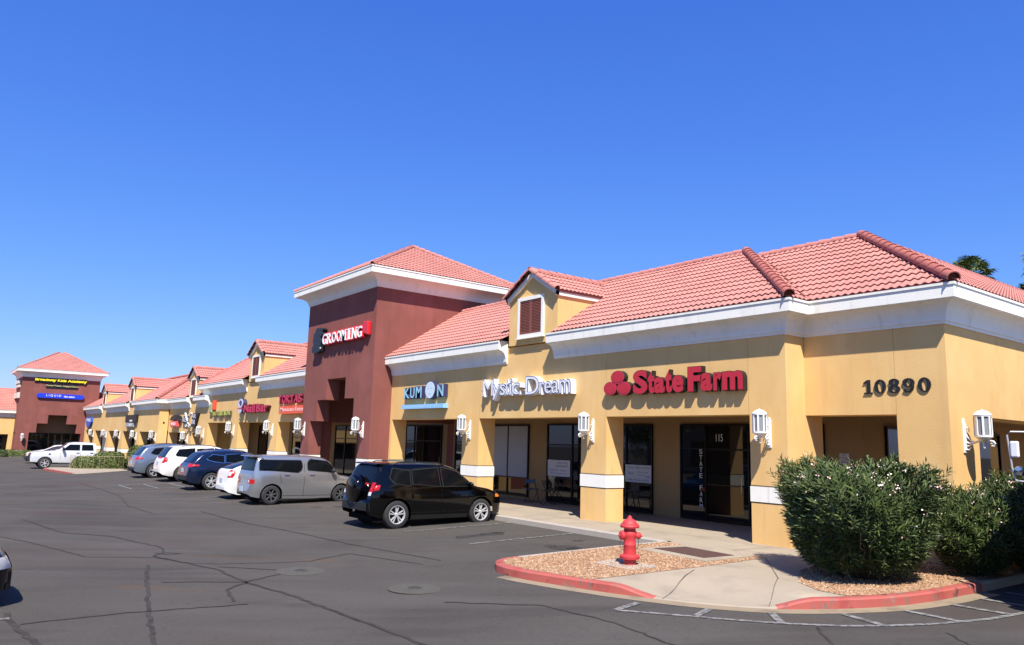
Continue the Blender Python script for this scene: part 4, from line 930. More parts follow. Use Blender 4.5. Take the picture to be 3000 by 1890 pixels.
for k in range(9):
    a0 = PI*k/9+.03; a1 = PI*(k+1)/9-.03
    l.prism_y([(-50.25+.5*math.cos(a0), 3.16+.05*math.sin(a0)), (-50.25+1.5*math.cos(a0), 3.16+.42*math.sin(a0)), (-50.25+1.5*math.cos(a1), 3.16+.42*math.sin(a1)), (-50.25+.5*math.cos(a1), 3.16+.05*math.sin(a1))], -.22, -.002)
l.build('fluted_fan', M['text_k'], s)
MB(T).box(-51.3, -49.4, -.26, -.002, 2.72, 3.12).build('sign_box', mat('sign_coral', (.72, .10, .10), .5), s)
lettering('lettering', 'NAILS', -51.0, -49.7, 2.82, 3.03, -.27, .008, M['text_w'], s, T=T, bold=.01)
s = thing('shop_sign', 'black square kiosk sign with grey lower panel on the far wing', 'sign', (-61.5, YB, 3)); T = Matrix.Translation((61.5, -YB, -3))
MB(T).box(-64.2, -60.0, YB-.22, YB-.002, 3.05, 3.68).build('sign_box', M['text_k'], s); MB(T).box(-63.9, -60.9, YB-.20, YB-.004, 2.66, 3.04).build('lower_panel', mat('sign_mid_grey', (.30, .30, .31), .5), s)
lettering('lettering', 'CAFE', -63.4, -61.3, 2.75, 2.95, YB-.21, .008, M['text_w'], s, T=T); MB(T).box(-62.3, -61.3, YB-.24, YB-.222, 3.12, 3.25).build('sign_mark', M['text_w'], s)
s = thing('shop_sign', 'blue UPS like shield shaped sign next to the far red tower', 'sign', (-84, YB, 3)); s['label'] = 'small royal blue shield shaped sign next to the far red tower'; T = Matrix.Translation((84, -YB, -3))
MB(T).prism_y([(-85.3, 3.70), (-81.9, 3.70), (-81.9, 3.2), (-83.0, 2.62), (-84.6, 2.62), (-85.3, 3.2)], YB-.2, YB-.002).build('shield', mat('sign_royal', (.05, .12, .50), .5), s)
lettering('lettering', 'WINE', -84.9, -82.3, 3.2, 3.55, YB-.21, .008, M['text_w'], s, T=T)
v = thing('wall_vent', 'small dark round vent on the plain yellow wall of the far wing', 'vent', (-52.79, -.37, 3.0)); l = MB(); l.lathe([(.001, .02), (.07, .02), (.08, 0)], axis='x', n=14); l.build('grille', M['text_k'], v, recalc=0)

# ------------------------------------------------------------------ cars
def interp(pts, x):
    if x <= pts[0][0]: return pts[0][1]
    for (a, b), (c, d) in zip(pts, pts[1:]):
        if x <= c: return b+(d-b)*(x-a)/max(1e-9, c-a)
    return pts[-1][1]
def smooth_prof(pts, n=1):
    for _ in range(n):      # corner cutting that keeps the ends
        q = [pts[0]]
        for (a, b), (c, d) in zip(pts, pts[1:]): q += [(a*.85+c*.15, b*.85+d*.15), (a*.15+c*.85, b*.15+d*.85)]
        pts = q+[pts[-1]]
    return pts

class Car:
    def __init__(s, L, W, top, bot, wid, axles, rw, n=8.5, paint=None, arch=.055, trim=None, rr=.13):
        s.L, s.W, s.top, s.bot, s.wid, s.axles, s.rw, s.n = L, W, smooth_prof(top, 2), bot, wid, axles, rw, n
        s.arch = arch; s.rr = rr
    def zt(s, x): return interp(s.top, x)
    def P(s, x):
        u = min(abs(2*x/s.L-1), 1); return max(.60, (1-u**s.n)**(1/s.n)) if u < 1 else .60
    def Y(s, x, z): return s.P(x)*interp(s.wid, z)*s.W/2
    def zb(s, x):
        z = interp(s.bot, x); Ra = s.rw+s.arch
        for a in s.axles:
            if abs(x-a) < Ra: z = max(z, s.rw+math.sqrt(Ra*Ra-(x-a)**2))
        return z
    def rad(s, x): return min(s.rr, max(.02, (s.zt(x)-s.zb(x))*.45))
    def side_y(s, x, z):          # half width at height z incl. the roof rounding
        zt = s.zt(x); r = s.rad(x); z0 = zt-r; y = s.Y(x, z)
        if z > z0:
            u = min(1, (z-z0)/r); y *= max(0, 1-u**2.6)**(1/3.4)
        return y
    def top_z(s, x, y):
        zt = s.zt(x); r = s.rad(x); z = zt-.01
        for _ in range(6):
            q = min(.999, abs(y)/max(.05, s.Y(x, z))); z = zt-r+r*(1-q**3.4)**(1/2.6)
        return z
    def body(s):
        L = s.L; xs = set([0, .012, .03, .06, .1, L-.1, L-.06, L-.03, L-.012, L])
        xs |= set(i*L/52 for i in range(53)); xs |= set(p[0] for p in s.top if 0 <= p[0] <= L)
        Ra = s.rw+s.arch
        for a in s.axles:
            for k in range(17): xs.add(a+Ra*math.cos(PI*k/16))
            xs |= {a-Ra-.004, a+Ra+.004}
        xs = sorted(x for x in xs if 0 <= x <= L); o = [xs[0]]
        for x in xs[1:]:
            if x-o[-1] > .003: o.append(x)
        xs = o; ns, na = 12, 9; rows = []
        for x in xs:
            zt, zb, r = s.zt(x), s.zb(x), s.rad(x); z0 = zt-r; half = []
            for j in range(ns):
                z = zb+(z0-zb)*(j/ns); half.append((s.side_y(x, z), z))
            for j in range(na+1):
                t = PI/2*j/na; q = math.cos(t)**(2/3.4); zz = z0+r*(math.sin(t)**(2/2.6)); half.append((s.Y(x, zz)*q, zz))
            rows.append([(x, -y, z) for y, z in half]+[(x, y, z) for y, z in half[-2::-1]])
        k = len(rows[0]); mb = MB()
        mb.add([v for r_ in rows for v in r_], [(i*k+j, i*k+j+1, (i+1)*k+j+1, (i+1)*k+j) for i in range(len(rows)-1) for j in range(k-1)]+[tuple(range(k-1, -1, -1)), tuple((len(rows)-1)*k+j for j in range(k))])
        return mb
    def side_patch(s, poly, off=.006, nz=7, nx=9, mi=0, mb=None, sides=(-1, 1)):
        mb = mb or MB(); z0 = min(p[1] for p in poly); z1 = max(p[1] for p in poly); n = len(poly)
        for sg in sides:
            vs = []
            for i in range(nz+1):
                z = min(max(z0+(z1-z0)*i/nz, z0+1e-4), z1-1e-4); X = []
                for k in range(n):
                    (a, b), (c, d) = poly[k], poly[(k+1) % n]
                    if (b > z) != (d > z): X.append(a+(c-a)*(z-b)/(d-b))
                xa, xb = min(X), max(X)
                for j in range(nx+1):
                    x = xa+(xb-xa)*j/nx; vs.append((x, sg*(s.side_y(x, z)+off), z))
            mb.add(vs, [(i*(nx+1)+j, i*(nx+1)+j+1, (i+1)*(nx+1)+j+1, (i+1)*(nx+1)+j) for i in range(nz) for j in range(nx)], mi)
        return mb
    def end_x(s, y, z, rear):
        lo, hi = (0, s.L*.5) if rear else (s.L, s.L*.5)
        for _ in range(30):
            m = (lo+hi)/2
            if s.top_z(m, y) < z or abs(y) > s.side_y(m, z)+1e-6: lo = m
            else: hi = m
        return hi
    def end_patch(s, za, zb_, ya, yb, rear=True, off=.008, nz=6, ny=8, mi=0, mb=None, ya2=None, yb2=None, mirror=False):
        mb = mb or MB(); ya2 = ya if ya2 is None else ya2; yb2 = yb if yb2 is None else yb2
        for sg in ((1, -1) if mirror else (1,)):
            vs = []
            for i in range(nz+1):
                z = za+(zb_-za)*i/nz; a = ya+(ya2-ya)*i/nz; b = yb+(yb2-yb)*i/nz
                for j in range(ny+1):
                    y = sg*(a+(b-a)*j/ny); x = s.end_x(y, z, rear); vs.append((x+(-off if rear else off), y, z+off*.6))
            mb.add(vs, [(i*(ny+1)+j, i*(ny+1)+j+1, (i+1)*(ny+1)+j+1, (i+1)*(ny+1)+j) for i in range(nz) for j in range(ny)], mi)
        return mb

def make_wheel(parent, x, y, r, side, spokes=5, rim=None, twin=True, w=.225, sub=True):
    t = .62*r if spokes != 6 else .64*r
    t = r*.66
    well = MB().lathe([(.001, side*-.02), (t*.98, side*-.02), (t*.98, side*-.06)], (x, y, r), 'y', 24).build('wheel', M['black'], parent, recalc=0)
    h = w/2
    MB().lathe([(t, -h), (r*.84, -h*1.05), (r*.96, -h*.85), (r, -h*.45), (r, h*.45), (r*.96, h*.85), (r*.84, h*1.05), (t, h), (t*.97, h*.6), (t*.97, -h*.6)], (x, y, r), 'y', 36, closed=True).build('tyre', M['tyre'], well, smooth=40)
    m = MB(); f = side*h
    m.lathe([(t*1.0, f*.98), (t*.99, f*1.04), (t*.92, f*1.0), (t*.90, f*.55), (t*.93, f*.2)], (x, y, r), 'y', 36)
    m.lathe([(.001, f*.86), (t*.17, f*.86), (t*.22, f*.75), (t*.22, f*.2)], (x, y, r), 'y', 16)
    for k in range(spokes):
        for d in ((-.13, .13) if twin else (0,)):
            a = 2*PI*k/spokes+.3; a0, a1 = a+d*.9, a+d*1.5; wd = t*(.055 if twin else .085)
            p0 = (t*.16*math.cos(a0), t*.16*math.sin(a0)); p1 = (t*.93*math.cos(a1), t*.93*math.sin(a1))
            dx, dy = p1[0]-p0[0], p1[1]-p0[1]; l = math.hypot(dx, dy); nx_, ny_ = -dy/l*wd, dx/l*wd
            q = [(p0[0]+nx_, p0[1]+ny_), (p1[0]+nx_, p1[1]+ny_), (p1[0]-nx_, p1[1]-ny_), (p0[0]-nx_, p0[1]-ny_)]
            m.add([(x+a_, y+f*.84, r+b_) for a_, b_ in q]+[(x+a_, y+f*.45, r+b_) for a_, b_ in q], [(0, 1, 2, 3), (0, 4, 5, 1), (1, 5, 6, 2), (2, 6, 7, 3), (3, 7, 4, 0)])
    m.build('rim', rim or M['alloy'], well, recalc=1, smooth=35)
    return well

def build_car(name, label, loc, rz, c, paint, wins, rear_glass, front_glass, tails, o):
    cat = o.get('cat', 'car')
    t = thing(name, label, cat, loc, rz)
    t['group'] = 'cars parked in front of the shops' if o.get('row') else ''
    if not o.get('row'): del t['group']
    b = c.body().build('body', paint, t, smooth=32)
    und = MB(); hw = c.W/2-.26
    und.box(.22, c.L-.22, -hw, hw, .20, .34)
    for a in c.axles: und.box(a-c.rw-.07, a+c.rw+.07, -hw+.005, hw-.005, .22, c.rw+c.rw+.10)
    und.build('underbody', M['under'], t)
    for a in c.axles:
        for sd in (-1, 1): make_wheel(t, a, sd*(c.W/2-.125), c.rw, sd, **o.get('wheel', {}))
    for poly in wins:
        xc_ = sum(p[0] for p in poly)/len(poly); zc_ = sum(p[1] for p in poly)/len(poly)
        for sd in (-1, 1):
            gl = c.side_patch(poly, .010, sides=(sd,)).build('side_window', M['carglass'], t, recalc=0, smooth=1)
            big = [(xc_+(px-xc_)*1.0+(.022 if px > xc_ else -.022), zc_+(pz-zc_)+(.022 if pz > zc_ else -.022)) for px, pz in poly]
            c.side_patch(big, .005, sides=(sd,)).build('window_seal', o.get('seal', M['black']), gl, recalc=0, smooth=1)
    if rear_glass:
        za, zb_, y1, y2 = rear_glass
        gl = c.end_patch(za, zb_, -y1, y1, True, .012, 8, 12, ya2=-y2, yb2=y2).build('rear_window', M['carglass'], t, recalc=0, smooth=1)
        c.end_patch(za-.02, zb_+.015, -y1-.02, y1+.02, True, .006, 8, 12, ya2=-y2-.02, yb2=y2+.02).build('window_seal', M['black'], gl, recalc=0, smooth=1)
    if front_glass:
        za, zb_, y1, y2 = front_glass
        c.end_patch(za, zb_, -y1, y1, False, .008, 8, 12, ya2=-y2, yb2=y2).build('windshield', M['carglass'], t, recalc=0, smooth=1)
    for (za, zb_, ya, yb, xs_) in tails:
        for sd in (1, -1):
            mb = MB(); nz, ny = 5, 6; vs = []
            c2 = c
            for i in range(nz+1):
                z = za+(zb_-za)*i/nz
                for j in range(ny+1):
                    y = sd*(ya+(yb-ya)*j/ny); vs.append((c.end_x(y, z, True)-.010, y, z))
            mb.add(vs, [(i*(ny+1)+j, i*(ny+1)+j+1, (i+1)*(ny+1)+j+1, (i+1)*(ny+1)+j) for i in range(nz) for j in range(ny)])
            if xs_: c.side_patch([(xs_[0], za), (xs_[1], za+(zb_-za)*.25), (xs_[1]+.06, zb_-.02), (xs_[0]+.03, zb_)], .009, 4, 5, mb=mb, sides=(sd,))
            mb.build('tail_light', M['tail'], t, recalc=0, smooth=1)
    if 'clear' in o:
        za, zb_, ya, yb = o['clear']
        for sd in (1, -1): c.end_patch(za, zb_, *( (ya, yb) if sd > 0 else (-yb, -ya)), True, .014, 2, 3).build('reverse_light', M['clear'], t, recalc=0)
    if 'bumper' in o:      # dark lower bumper and sills
        za, zb_ = o['bumper']; mb = MB(); yy = c.W/2*.93
        c.end_patch(za, zb_, -yy*.93, yy*.93, True, .009, 3, 14, mb=mb); mb.build('rear_bumper', M['black'], t, recalc=0, smooth=1)
    if 'cladding' in o:
        zc_ = o['cladding']; a0, a1 = c.axles; Ra = c.rw+c.arch
        for sd in (-1, 1): c.side_patch([(a0+Ra+.02, interp(c.bot, 2)+.005), (a1-Ra-.02, interp(c.bot, 2)+.005), (a1-Ra-.02, zc_), (a0+Ra+.02, zc_)], .007, 3, 10, sides=(sd,)).build('sill_cladding', M['black'], t, recalc=0, smooth=1)
    if 'plate' in o:
        z = o['plate']; x = c.end_x(.15, z, True); MB().box(x-.03, x-.012, -.155, .155, z-.08, z+.08).build('licence_plate', M['plate'], t)
    # door seams
    sm = MB()
    for poly in o.get('seams', []):
        for sd in (-1, 1):
            for (x0, z0), (x1, z1) in zip(poly, poly[1:]):
                n = 6; vs = []
                for i in range(n+1):
                    x = x0+(x1-x0)*i/n; z = z0+(z1-z0)*i/n; dx, dz_ = x1-x0, z1-z0; l = math.hypot(dx, dz_); ox, oz = -dz_/l*.005, dx/l*.005
                    vs += [(x+ox, sd*(c.side_y(x+ox, z+oz)+.0035), z+oz), (x-ox, sd*(c.side_y(x-ox, z-oz)+.0035), z-oz)]
                sm.add(vs, [(2*i, 2*i+1, 2*i+3, 2*i+2) for i in range(n)])
    if sm.v: sm.build('door_seams', M['under'], b, recalc=0)
    for x, z in o.get('handles', []):
        for sd in (-1, 1):
            y = sd*(c.side_y(x, z)+.02); MB().tube([(x-.09, y-sd*.02, z), (x-.07, y, z+.005), (x+.07, y, z+.005), (x+.09, y-sd*.02, z)], .013, 6).build('door_handle', o.get('handle_mat', paint), t, smooth=40)
    if 'mirror' in o:
        x, z = o['mirror']
        for sd in (-1, 1):
            y = sd*(c.side_y(x, z)+.02); m = MB(); vs = []
            m.lathe([(.001, -.07), (.05, -.065), (.085, -.03), (.09, .02), (.07, .06), (.001, .07)], (0, 0, 0), 'x', 14)
            m.v = [(px*.9+x, py*1.25+y+sd*.10, pz*.78+z+.02) for px, py, pz in m.v]
            m.box(x-.02, x+.03, min(y-sd*.03, y+sd*.06), max(y-sd*.03, y+sd*.06), z-.03, z+.01)
            m.build('side_mirror', o.get('mirror_mat', paint), t, smooth=50)
    if 'rails' in o:
        x0, x1 = o['rails']; yr = c.W*.36
        for sd in (-1, 1):
            pts = []
            for i in range(9):
                x = x0+(x1-x0)*i/8; lift = .055 if 0 < i < 8 else .0
                pts.append((x, sd*yr, c.top_z(x, yr)+lift))
            MB().tube(pts, .016, 6).build('roof_rail', o.get('rail_mat', M['black']), t, smooth=40)
    if 'spare' in o:
        z, r = o['spare']; x = c.end_x(0, z, True); m = MB()
        m.lathe([(.001, x-.235), (r*.55, x-.235), (r*.62, x-.225), (r*.9, x-.215), (r*.985, x-.18), (r, x-.12), (r*.97, x+.03)], (0, -.02, z), 'x', 36)
        m.build('spare_wheel_cover', paint, t, smooth=40)
    if 'spoiler' in o:
        x0, x1, z, hw_ = o['spoiler']; MB().prism_y([(x0, z-.03), (x1, z-.045), (x1+.1, z+.02), (x0+.03, z+.005)], -hw_, hw_).build('spoiler', paint, t, bevel=.01)
    if 'head' in o:
        za, zb_, ya, yb, xs_ = o['head']
        for sd in (1, -1):
            mb = c.end_patch(za, zb_, *((ya, yb) if sd > 0 else (-yb, -ya)), False, .010, 4, 5)
            if xs_: c.side_patch([(xs_[0], za), (xs_[1], za), (xs_[1], zb_), (xs_[0], zb_-.02)], .010, 3, 4, mb=mb, sides=(sd,))
            mb.build('headlight', o.get('head_mat', M['clear']), t, recalc=0, smooth=1)
    if 'grille' in o:
        za, zb_, y = o['grille']; c.end_patch(za, zb_, -y, y, False, .012, 3, 10).build('grille', M['black'], t, recalc=0)
    if 'front_plastic' in o:
        za, zb_, y = o['front_plastic']; c.end_patch(za, zb_, -y, y, False, .010, 3, 10).build('front_bumper', M['black'], t, recalc=0)
    return t

def paint(name, col, metal=.0, rough=.28):
    m = mat(name, col, rough, metal=metal, spec=.5, coat=.7); return m
WID = [(.2, .90), (.35, .955), (.55, .99), (.80, 1.0), (1.0, .975), (1.12, .945), (1.6, .80), (2.2, .74)]
UP = R(90)
def park(x, yr, axle): return (x, yr-axle, g(x, yr)+.0)
# black SUV with a spare wheel on its tailgate
c = Car(4.31, 1.82, [(0, .62), (.02, .74), (.09, .80), (.13, .98), (.19, 1.14), (.36, 1.58), (.42, 1.645), (.80, 1.685), (1.5, 1.695), (2.35, 1.68), (2.70, 1.59), (3.28, 1.14), (3.45, 1.08), (3.90, 1.00), (4.13, .90), (4.26, .78), (4.31, .60)],
        [(0, .50), (.10, .36), (.35, .28), (2, .22), (4.0, .25), (4.24, .32), (4.31, .44)], WID, (.84, 3.50), .362)
bk = build_car('black_suv', 'black SUV with spare wheel cover on its tailgate and roof rails, nearest parked car', (-8.16, -4.96-.84, -.075), UP, c, mat('paint_black', (.001, .001, .0013), .08, spec=.35, coat=.25),
  [[(.62, 1.30), (.78, 1.16), (1.22, 1.10), (1.22, 1.52), (.72, 1.54)], [(1.30, 1.10), (2.14, 1.08), (2.10, 1.56), (1.30, 1.54)], [(2.24, 1.08), (3.12, 1.08), (2.70, 1.47), (2.20, 1.57)]],
  (1.17, 1.58, .64, .56), (1.18, 1.54, .66, .56), [(.93, 1.18, .66, .80, (.14, .30))],
  dict(row=1, wheel=dict(spokes=5, twin=True), clear=(.84, .93, .66, .79), plate=.70, bumper=(.46, .66), cladding=.34, seams=[[(1.26, 1.09), (1.26, .45)], [(2.19, 1.08), (2.19, .36)], [(3.22, 1.06), (3.22, .62), (3.12, .40)]],
       handles=[(1.42, .97), (2.36, .96)], mirror=(3.05, 1.10), rails=(.75, 2.35), spare=(.99, .37), spoiler=(.30, .62, 1.655, .62), head=(.76, .88, .56, .76, (3.98, 4.14)), head_mat=M['amber'], grille=(.55, .72, .5)))
# silver boxy wagon
c = Car(3.98, 1.70, [(0, .50), (.03, .62), (.06, .82), (.07, 1.0), (.12, 1.12), (.20, 1.50), (.26, 1.60), (.40, 1.64), (1.2, 1.655), (2.2, 1.65), (2.62, 1.60), (2.86, 1.47), (3.12, 1.08), (3.25, 1.00), (3.70, .93), (3.88, .82), (3.98, .60)],
        [(0, .36), (.10, .28), (.4, .22), (2, .19), (3.7, .22), (3.92, .28), (3.98, .40)], [(.2, .93), (.5, .99), (.8, 1.0), (1.0, .99), (1.1, .965), (1.6, .86), (2, .8)], (.74, 3.27), .325, rr=.15, n=7)
build_car('silver_boxy_wagon', 'boxy silver wagon with rounded side windows and dark spoked wheels', (-15.95, -5.42-.74, -.08), UP, c, paint('paint_silver', (.42, .42, .43), .75, .26),
  [[(.30, 1.16), (.36, 1.10), (1.62, 1.08), (1.74, 1.16), (1.78, 1.30), (1.74, 1.46), (1.62, 1.53), (.38, 1.55), (.30, 1.50)], [(1.98, 1.20), (2.06, 1.10), (2.84, 1.09), (2.94, 1.16), (2.90, 1.30), (2.74, 1.46), (2.58, 1.53), (2.08, 1.54), (1.98, 1.42)]],
  (1.14, 1.53, .66, .60), (1.14, 1.52, .62, .54), [(.70, .84, .40, .76, None)],
  dict(row=1, wheel=dict(spokes=7, twin=False, rim=M['darkrim']), clear=(.73, .81, .46, .56), plate=.50, seams=[[(1.86, 1.58), (1.86, .26)], [(.98, 1.06), (1.06, .72)], [(3.05, 1.06), (3.05, .40)], [(1.1, .30), (2.9, .30)]],
       handles=[(1.24, .99), (2.14, .99)], handle_mat=M['chrome'], mirror=(2.88, 1.12), mirror_mat=M['black'], spoiler=(.06, .34, 1.62, .60), seal=M['black']))
# white hatchback, mostly hidden behind it
c = Car(4.45, 1.74, [(0, .50), (.04, .64), (.07, .90), (.10, 1.06), (.30, 1.16), (.9, 1.36), (1.6, 1.46), (2.1, 1.475), (2.6, 1.40), (3.5, .98), (4.1, .82), (4.38, .66), (4.45, .5)],
        [(0, .34), (.12, .25), (.4, .18), (2, .16), (4.2, .18), (4.4, .26), (4.45, .36)], [(.2, .93), (.5, .99), (.7, 1), (.9, .97), (1.05, .92), (1.45, .76)], (.88, 3.58), .31, rr=.13, n=7)
build_car('white_hatchback', 'white liftback car mostly hidden behind the boxy silver wagon', (-18.40, -6.15, -.09), UP, c, paint('paint_white', (.74, .74, .73), 0, .25),
  [[(1.0, 1.12), (1.75, 1.06), (1.75, 1.34), (1.3, 1.30)], [(1.82, 1.05), (2.6, 1.0), (2.6, 1.32), (1.82, 1.35)], [(2.68, 1.0), (3.3, .97), (2.75, 1.24)]],
  (1.10, 1.34, .60, .52), (1.02, 1.38, .58, .50), [(.78, 1.06, .60, .78, (.10, .24))], dict(row=1, clear=(.84, .98, .62, .72), plate=.66, cat='car', mirror=(3.0, 1.02), rails=None) if False else dict(row=1, clear=(.84, .98, .64, .74), plate=.66, mirror=(3.05, 1.02)))
# dark blue SUV
c = Car(4.65, 1.84, [(0, .60), (.03, .74), (.07, .95), (.13, 1.08), (.45, 1.42), (.62, 1.56), (.95, 1.62), (1.6, 1.66), (2.3, 1.64), (2.7, 1.54), (3.4, 1.12), (3.6, 1.06), (4.2, .96), (4.5, .82), (4.65, .55)],
        [(0, .42), (.12, .32), (.4, .26), (2, .22), (4.3, .26), (4.58, .34), (4.65, .44)], WID, (.98, 3.70), .365)
build_car('blue_suv', 'dark blue SUV with bright split spoke wheels parked between the white SUV and white liftback', (-23.38, -5.27-.98, -.08), UP, c, paint('paint_navy', (.006, .014, .045), .35, .22),
  [[(.72, 1.30), (.92, 1.20), (1.45, 1.13), (1.45, 1.42), (1.0, 1.46)], [(1.52, 1.12), (2.30, 1.09), (2.26, 1.52), (1.52, 1.49)], [(2.38, 1.09), (3.22, 1.07), (2.72, 1.44), (2.34, 1.52)]],
  (1.14, 1.50, .62, .52), (1.18, 1.50, .64, .54), [(.94, 1.08, .50, .82, (.12, .42))],
  dict(row=1, wheel=dict(spokes=5, twin=True), plate=.80, bumper=(.40, .58), cladding=.34, seams=[[(1.48, 1.1), (1.48, .45)], [(2.34, 1.08), (2.34, .36)]], handles=[(1.66, 1.0), (2.5, .98)], mirror=(3.15, 1.10), rails=(.9, 2.4), rail_mat=M['chrome'], seal=M['chrome']))
# white SUV
c = Car(4.78, 1.93, [(0, .58), (.03, .74), (.08, .98), (.14, 1.10), (.38, 1.50), (.50, 1.62), (.85, 1.70), (1.7, 1.745), (2.4, 1.73), (2.85, 1.62), (3.5, 1.17), (3.7, 1.12), (4.35, 1.02), (4.65, .86), (4.78, .6)],
        [(0, .44), (.12, .34), (.4, .27), (2, .24), (4.4, .28), (4.7, .36), (4.78, .46)], WID, (1.0, 3.72), .37)
build_car('white_suv', 'white SUV parked between the silver blue SUV and the dark blue SUV', (-28.35-.95, -4.92-1.0, -.07), UP, c, paint('paint_cream_white', (.76, .74, .70), 0, .25),
  [[(.62, 1.26), (.80, 1.17), (1.50, 1.15), (1.50, 1.58), (.82, 1.56)], [(1.62, 1.15), (2.42, 1.14), (2.38, 1.62), (1.62, 1.60)], [(2.52, 1.14), (3.36, 1.13), (2.88, 1.50), (2.46, 1.61)]],
  (1.15, 1.60, .70, .60), (1.2, 1.56, .66, .56), [(.88, 1.16, .74, .87, (.10, .26))],
  dict(row=1, wheel=dict(spokes=5, twin=True), plate=.86, seams=[[(1.56, 1.1), (1.56, .5)], [(2.47, 1.1), (2.47, .4)]], handles=[(1.76, 1.03), (2.66, 1.02)], mirror=(3.28, 1.16), mirror_mat=M['black'], rails=(.9, 2.5)))
# silver blue SUV
c = Car(4.88, 1.94, [(0, .58), (.03, .74), (.09, .98), (.16, 1.10), (.42, 1.46), (.56, 1.60), (.95, 1.70), (1.7, 1.76), (2.5, 1.73), (2.95, 1.62), (3.6, 1.18), (3.8, 1.12), (4.45, 1.02), (4.76, .84), (4.88, .6)],
        [(0, .42), (.12, .32), (.4, .26), (2, .22), (4.5, .26), (4.8, .34), (4.88, .46)], WID, (.98, 3.90), .38)
build_car('silver_suv', 'silver blue SUV with dark rear glass, farthest car of the row beside the hedges', (-33.0, -5.35-.98, -.09), UP, c, paint('paint_silver_blue', (.22, .27, .34), .6, .26),
  [[(.74, 1.28), (.95, 1.19), (1.52, 1.15), (1.52, 1.56), (.98, 1.54)], [(1.60, 1.15), (2.46, 1.13), (2.42, 1.62), (1.60, 1.59)], [(2.55, 1.13), (3.45, 1.12), (2.95, 1.50), (2.50, 1.61)]],
  (1.16, 1.56, .68, .58), (1.2, 1.56, .66, .56), [(.92, 1.08, .52, .87, (.12, .36))],
  dict(row=1, wheel=dict(spokes=5, twin=True), plate=.78, bumper=(.40, .52), seams=[[(1.56, 1.1), (1.56, .5)], [(2.5, 1.1), (2.5, .4)]], handles=[(1.76, 1.03), (2.66, 1.02)], mirror=(3.35, 1.16), rails=(.9, 2.5)))
# two cars far left, parked nose out
c = Car(4.5, 1.80, [(0, .60), (.05, .9), (.15, 1.05), (.5, 1.35), (.9, 1.46), (1.6, 1.5), (2.2, 1.46), (3.1, 1.02), (3.9, .88), (4.3, .74), (4.5, .5)], [(0, .36), (.2, .24), (2, .18), (4.3, .22), (4.5, .34)], WID, (.85, 3.55), .33)
build_car('white_car', 'small white car at the far left behind the white pickup', (-73.2, -2.9, -.66), R(-90), c, paint('paint_white_far', (.72, .72, .70)), [[(.7, 1.08), (1.6, 1.04), (1.6, 1.36), (1.0, 1.34)], [(1.7, 1.04), (2.8, 1.0), (2.25, 1.30), (1.7, 1.36)]], (1.08, 1.36, .6, .5), (1.04, 1.38, .6, .5), [(.8, 1.0, .55, .8, None)], dict(wheel=dict(spokes=5, twin=False), head=(.62, .78, .5, .78, (4.1, 4.35)), grille=(.45, .6, .5), mirror=(2.75, 1.05)))
build_car('dark_car', 'dark sedan at the far left between the white car and the white pickup', (-67.8, -3.4, -.66), R(-90), c, paint('paint_graphite', (.02, .022, .025), .2), [[(.7, 1.08), (1.6, 1.04), (1.6, 1.36), (1.0, 1.34)], [(1.7, 1.04), (2.8, 1.0), (2.25, 1.30), (1.7, 1.36)]], (1.08, 1.36, .6, .5), (1.04, 1.38, .6, .5), [(.8, 1.0, .55, .8, None)], dict(wheel=dict(spokes=5, twin=False), head=(.62, .78, .5, .78, (4.1, 4.35)), grille=(.45, .6, .5), mirror=(2.75, 1.05)))
# black car whose nose corner enters at the left edge
c = Car(4.7, 1.84, [(0, .6), (.05, .9), (.15, 1.02), (.8, 1.14), (1.3, 1.42), (2.0, 1.46), (2.5, 1.42), (3.3, 1.00), (3.6, .96), (4.25, .86), (4.55, .74), (4.66, .60), (4.7, .5)], [(0, .36), (.2, .26), (2, .2), (4.4, .18), (4.64, .22), (4.7, .32)], WID, (.95, 3.78), .34, n=5.5)
build_car('black_sedan', 'black car of which only the nose corner enters at the left edge', (-2.68, -13.78-4.7, -.17), UP, c, mat('paint_black_blue', (.002, .003, .006), .12, spec=.35, coat=.3), [[(1.2, 1.06), (2.05, 1.04), (2.05, 1.34), (1.5, 1.32)], [(2.15, 1.04), (3.1, 1.0), (2.5, 1.32), (2.15, 1.34)]], (1.1, 1.36, .6, .5), (1.04, 1.38, .6, .5), [(.8, 1.0, .55, .8, None)],
  dict(wheel=dict(spokes=5, twin=False), head=(.50, .66, .50, .80, (4.25, 4.45)), grille=(.30, .60, .44), front_plastic=(.20, .30, .6), mirror=(3.1, 1.05), seams=[[(3.4, .95), (3.4, .4)]]))

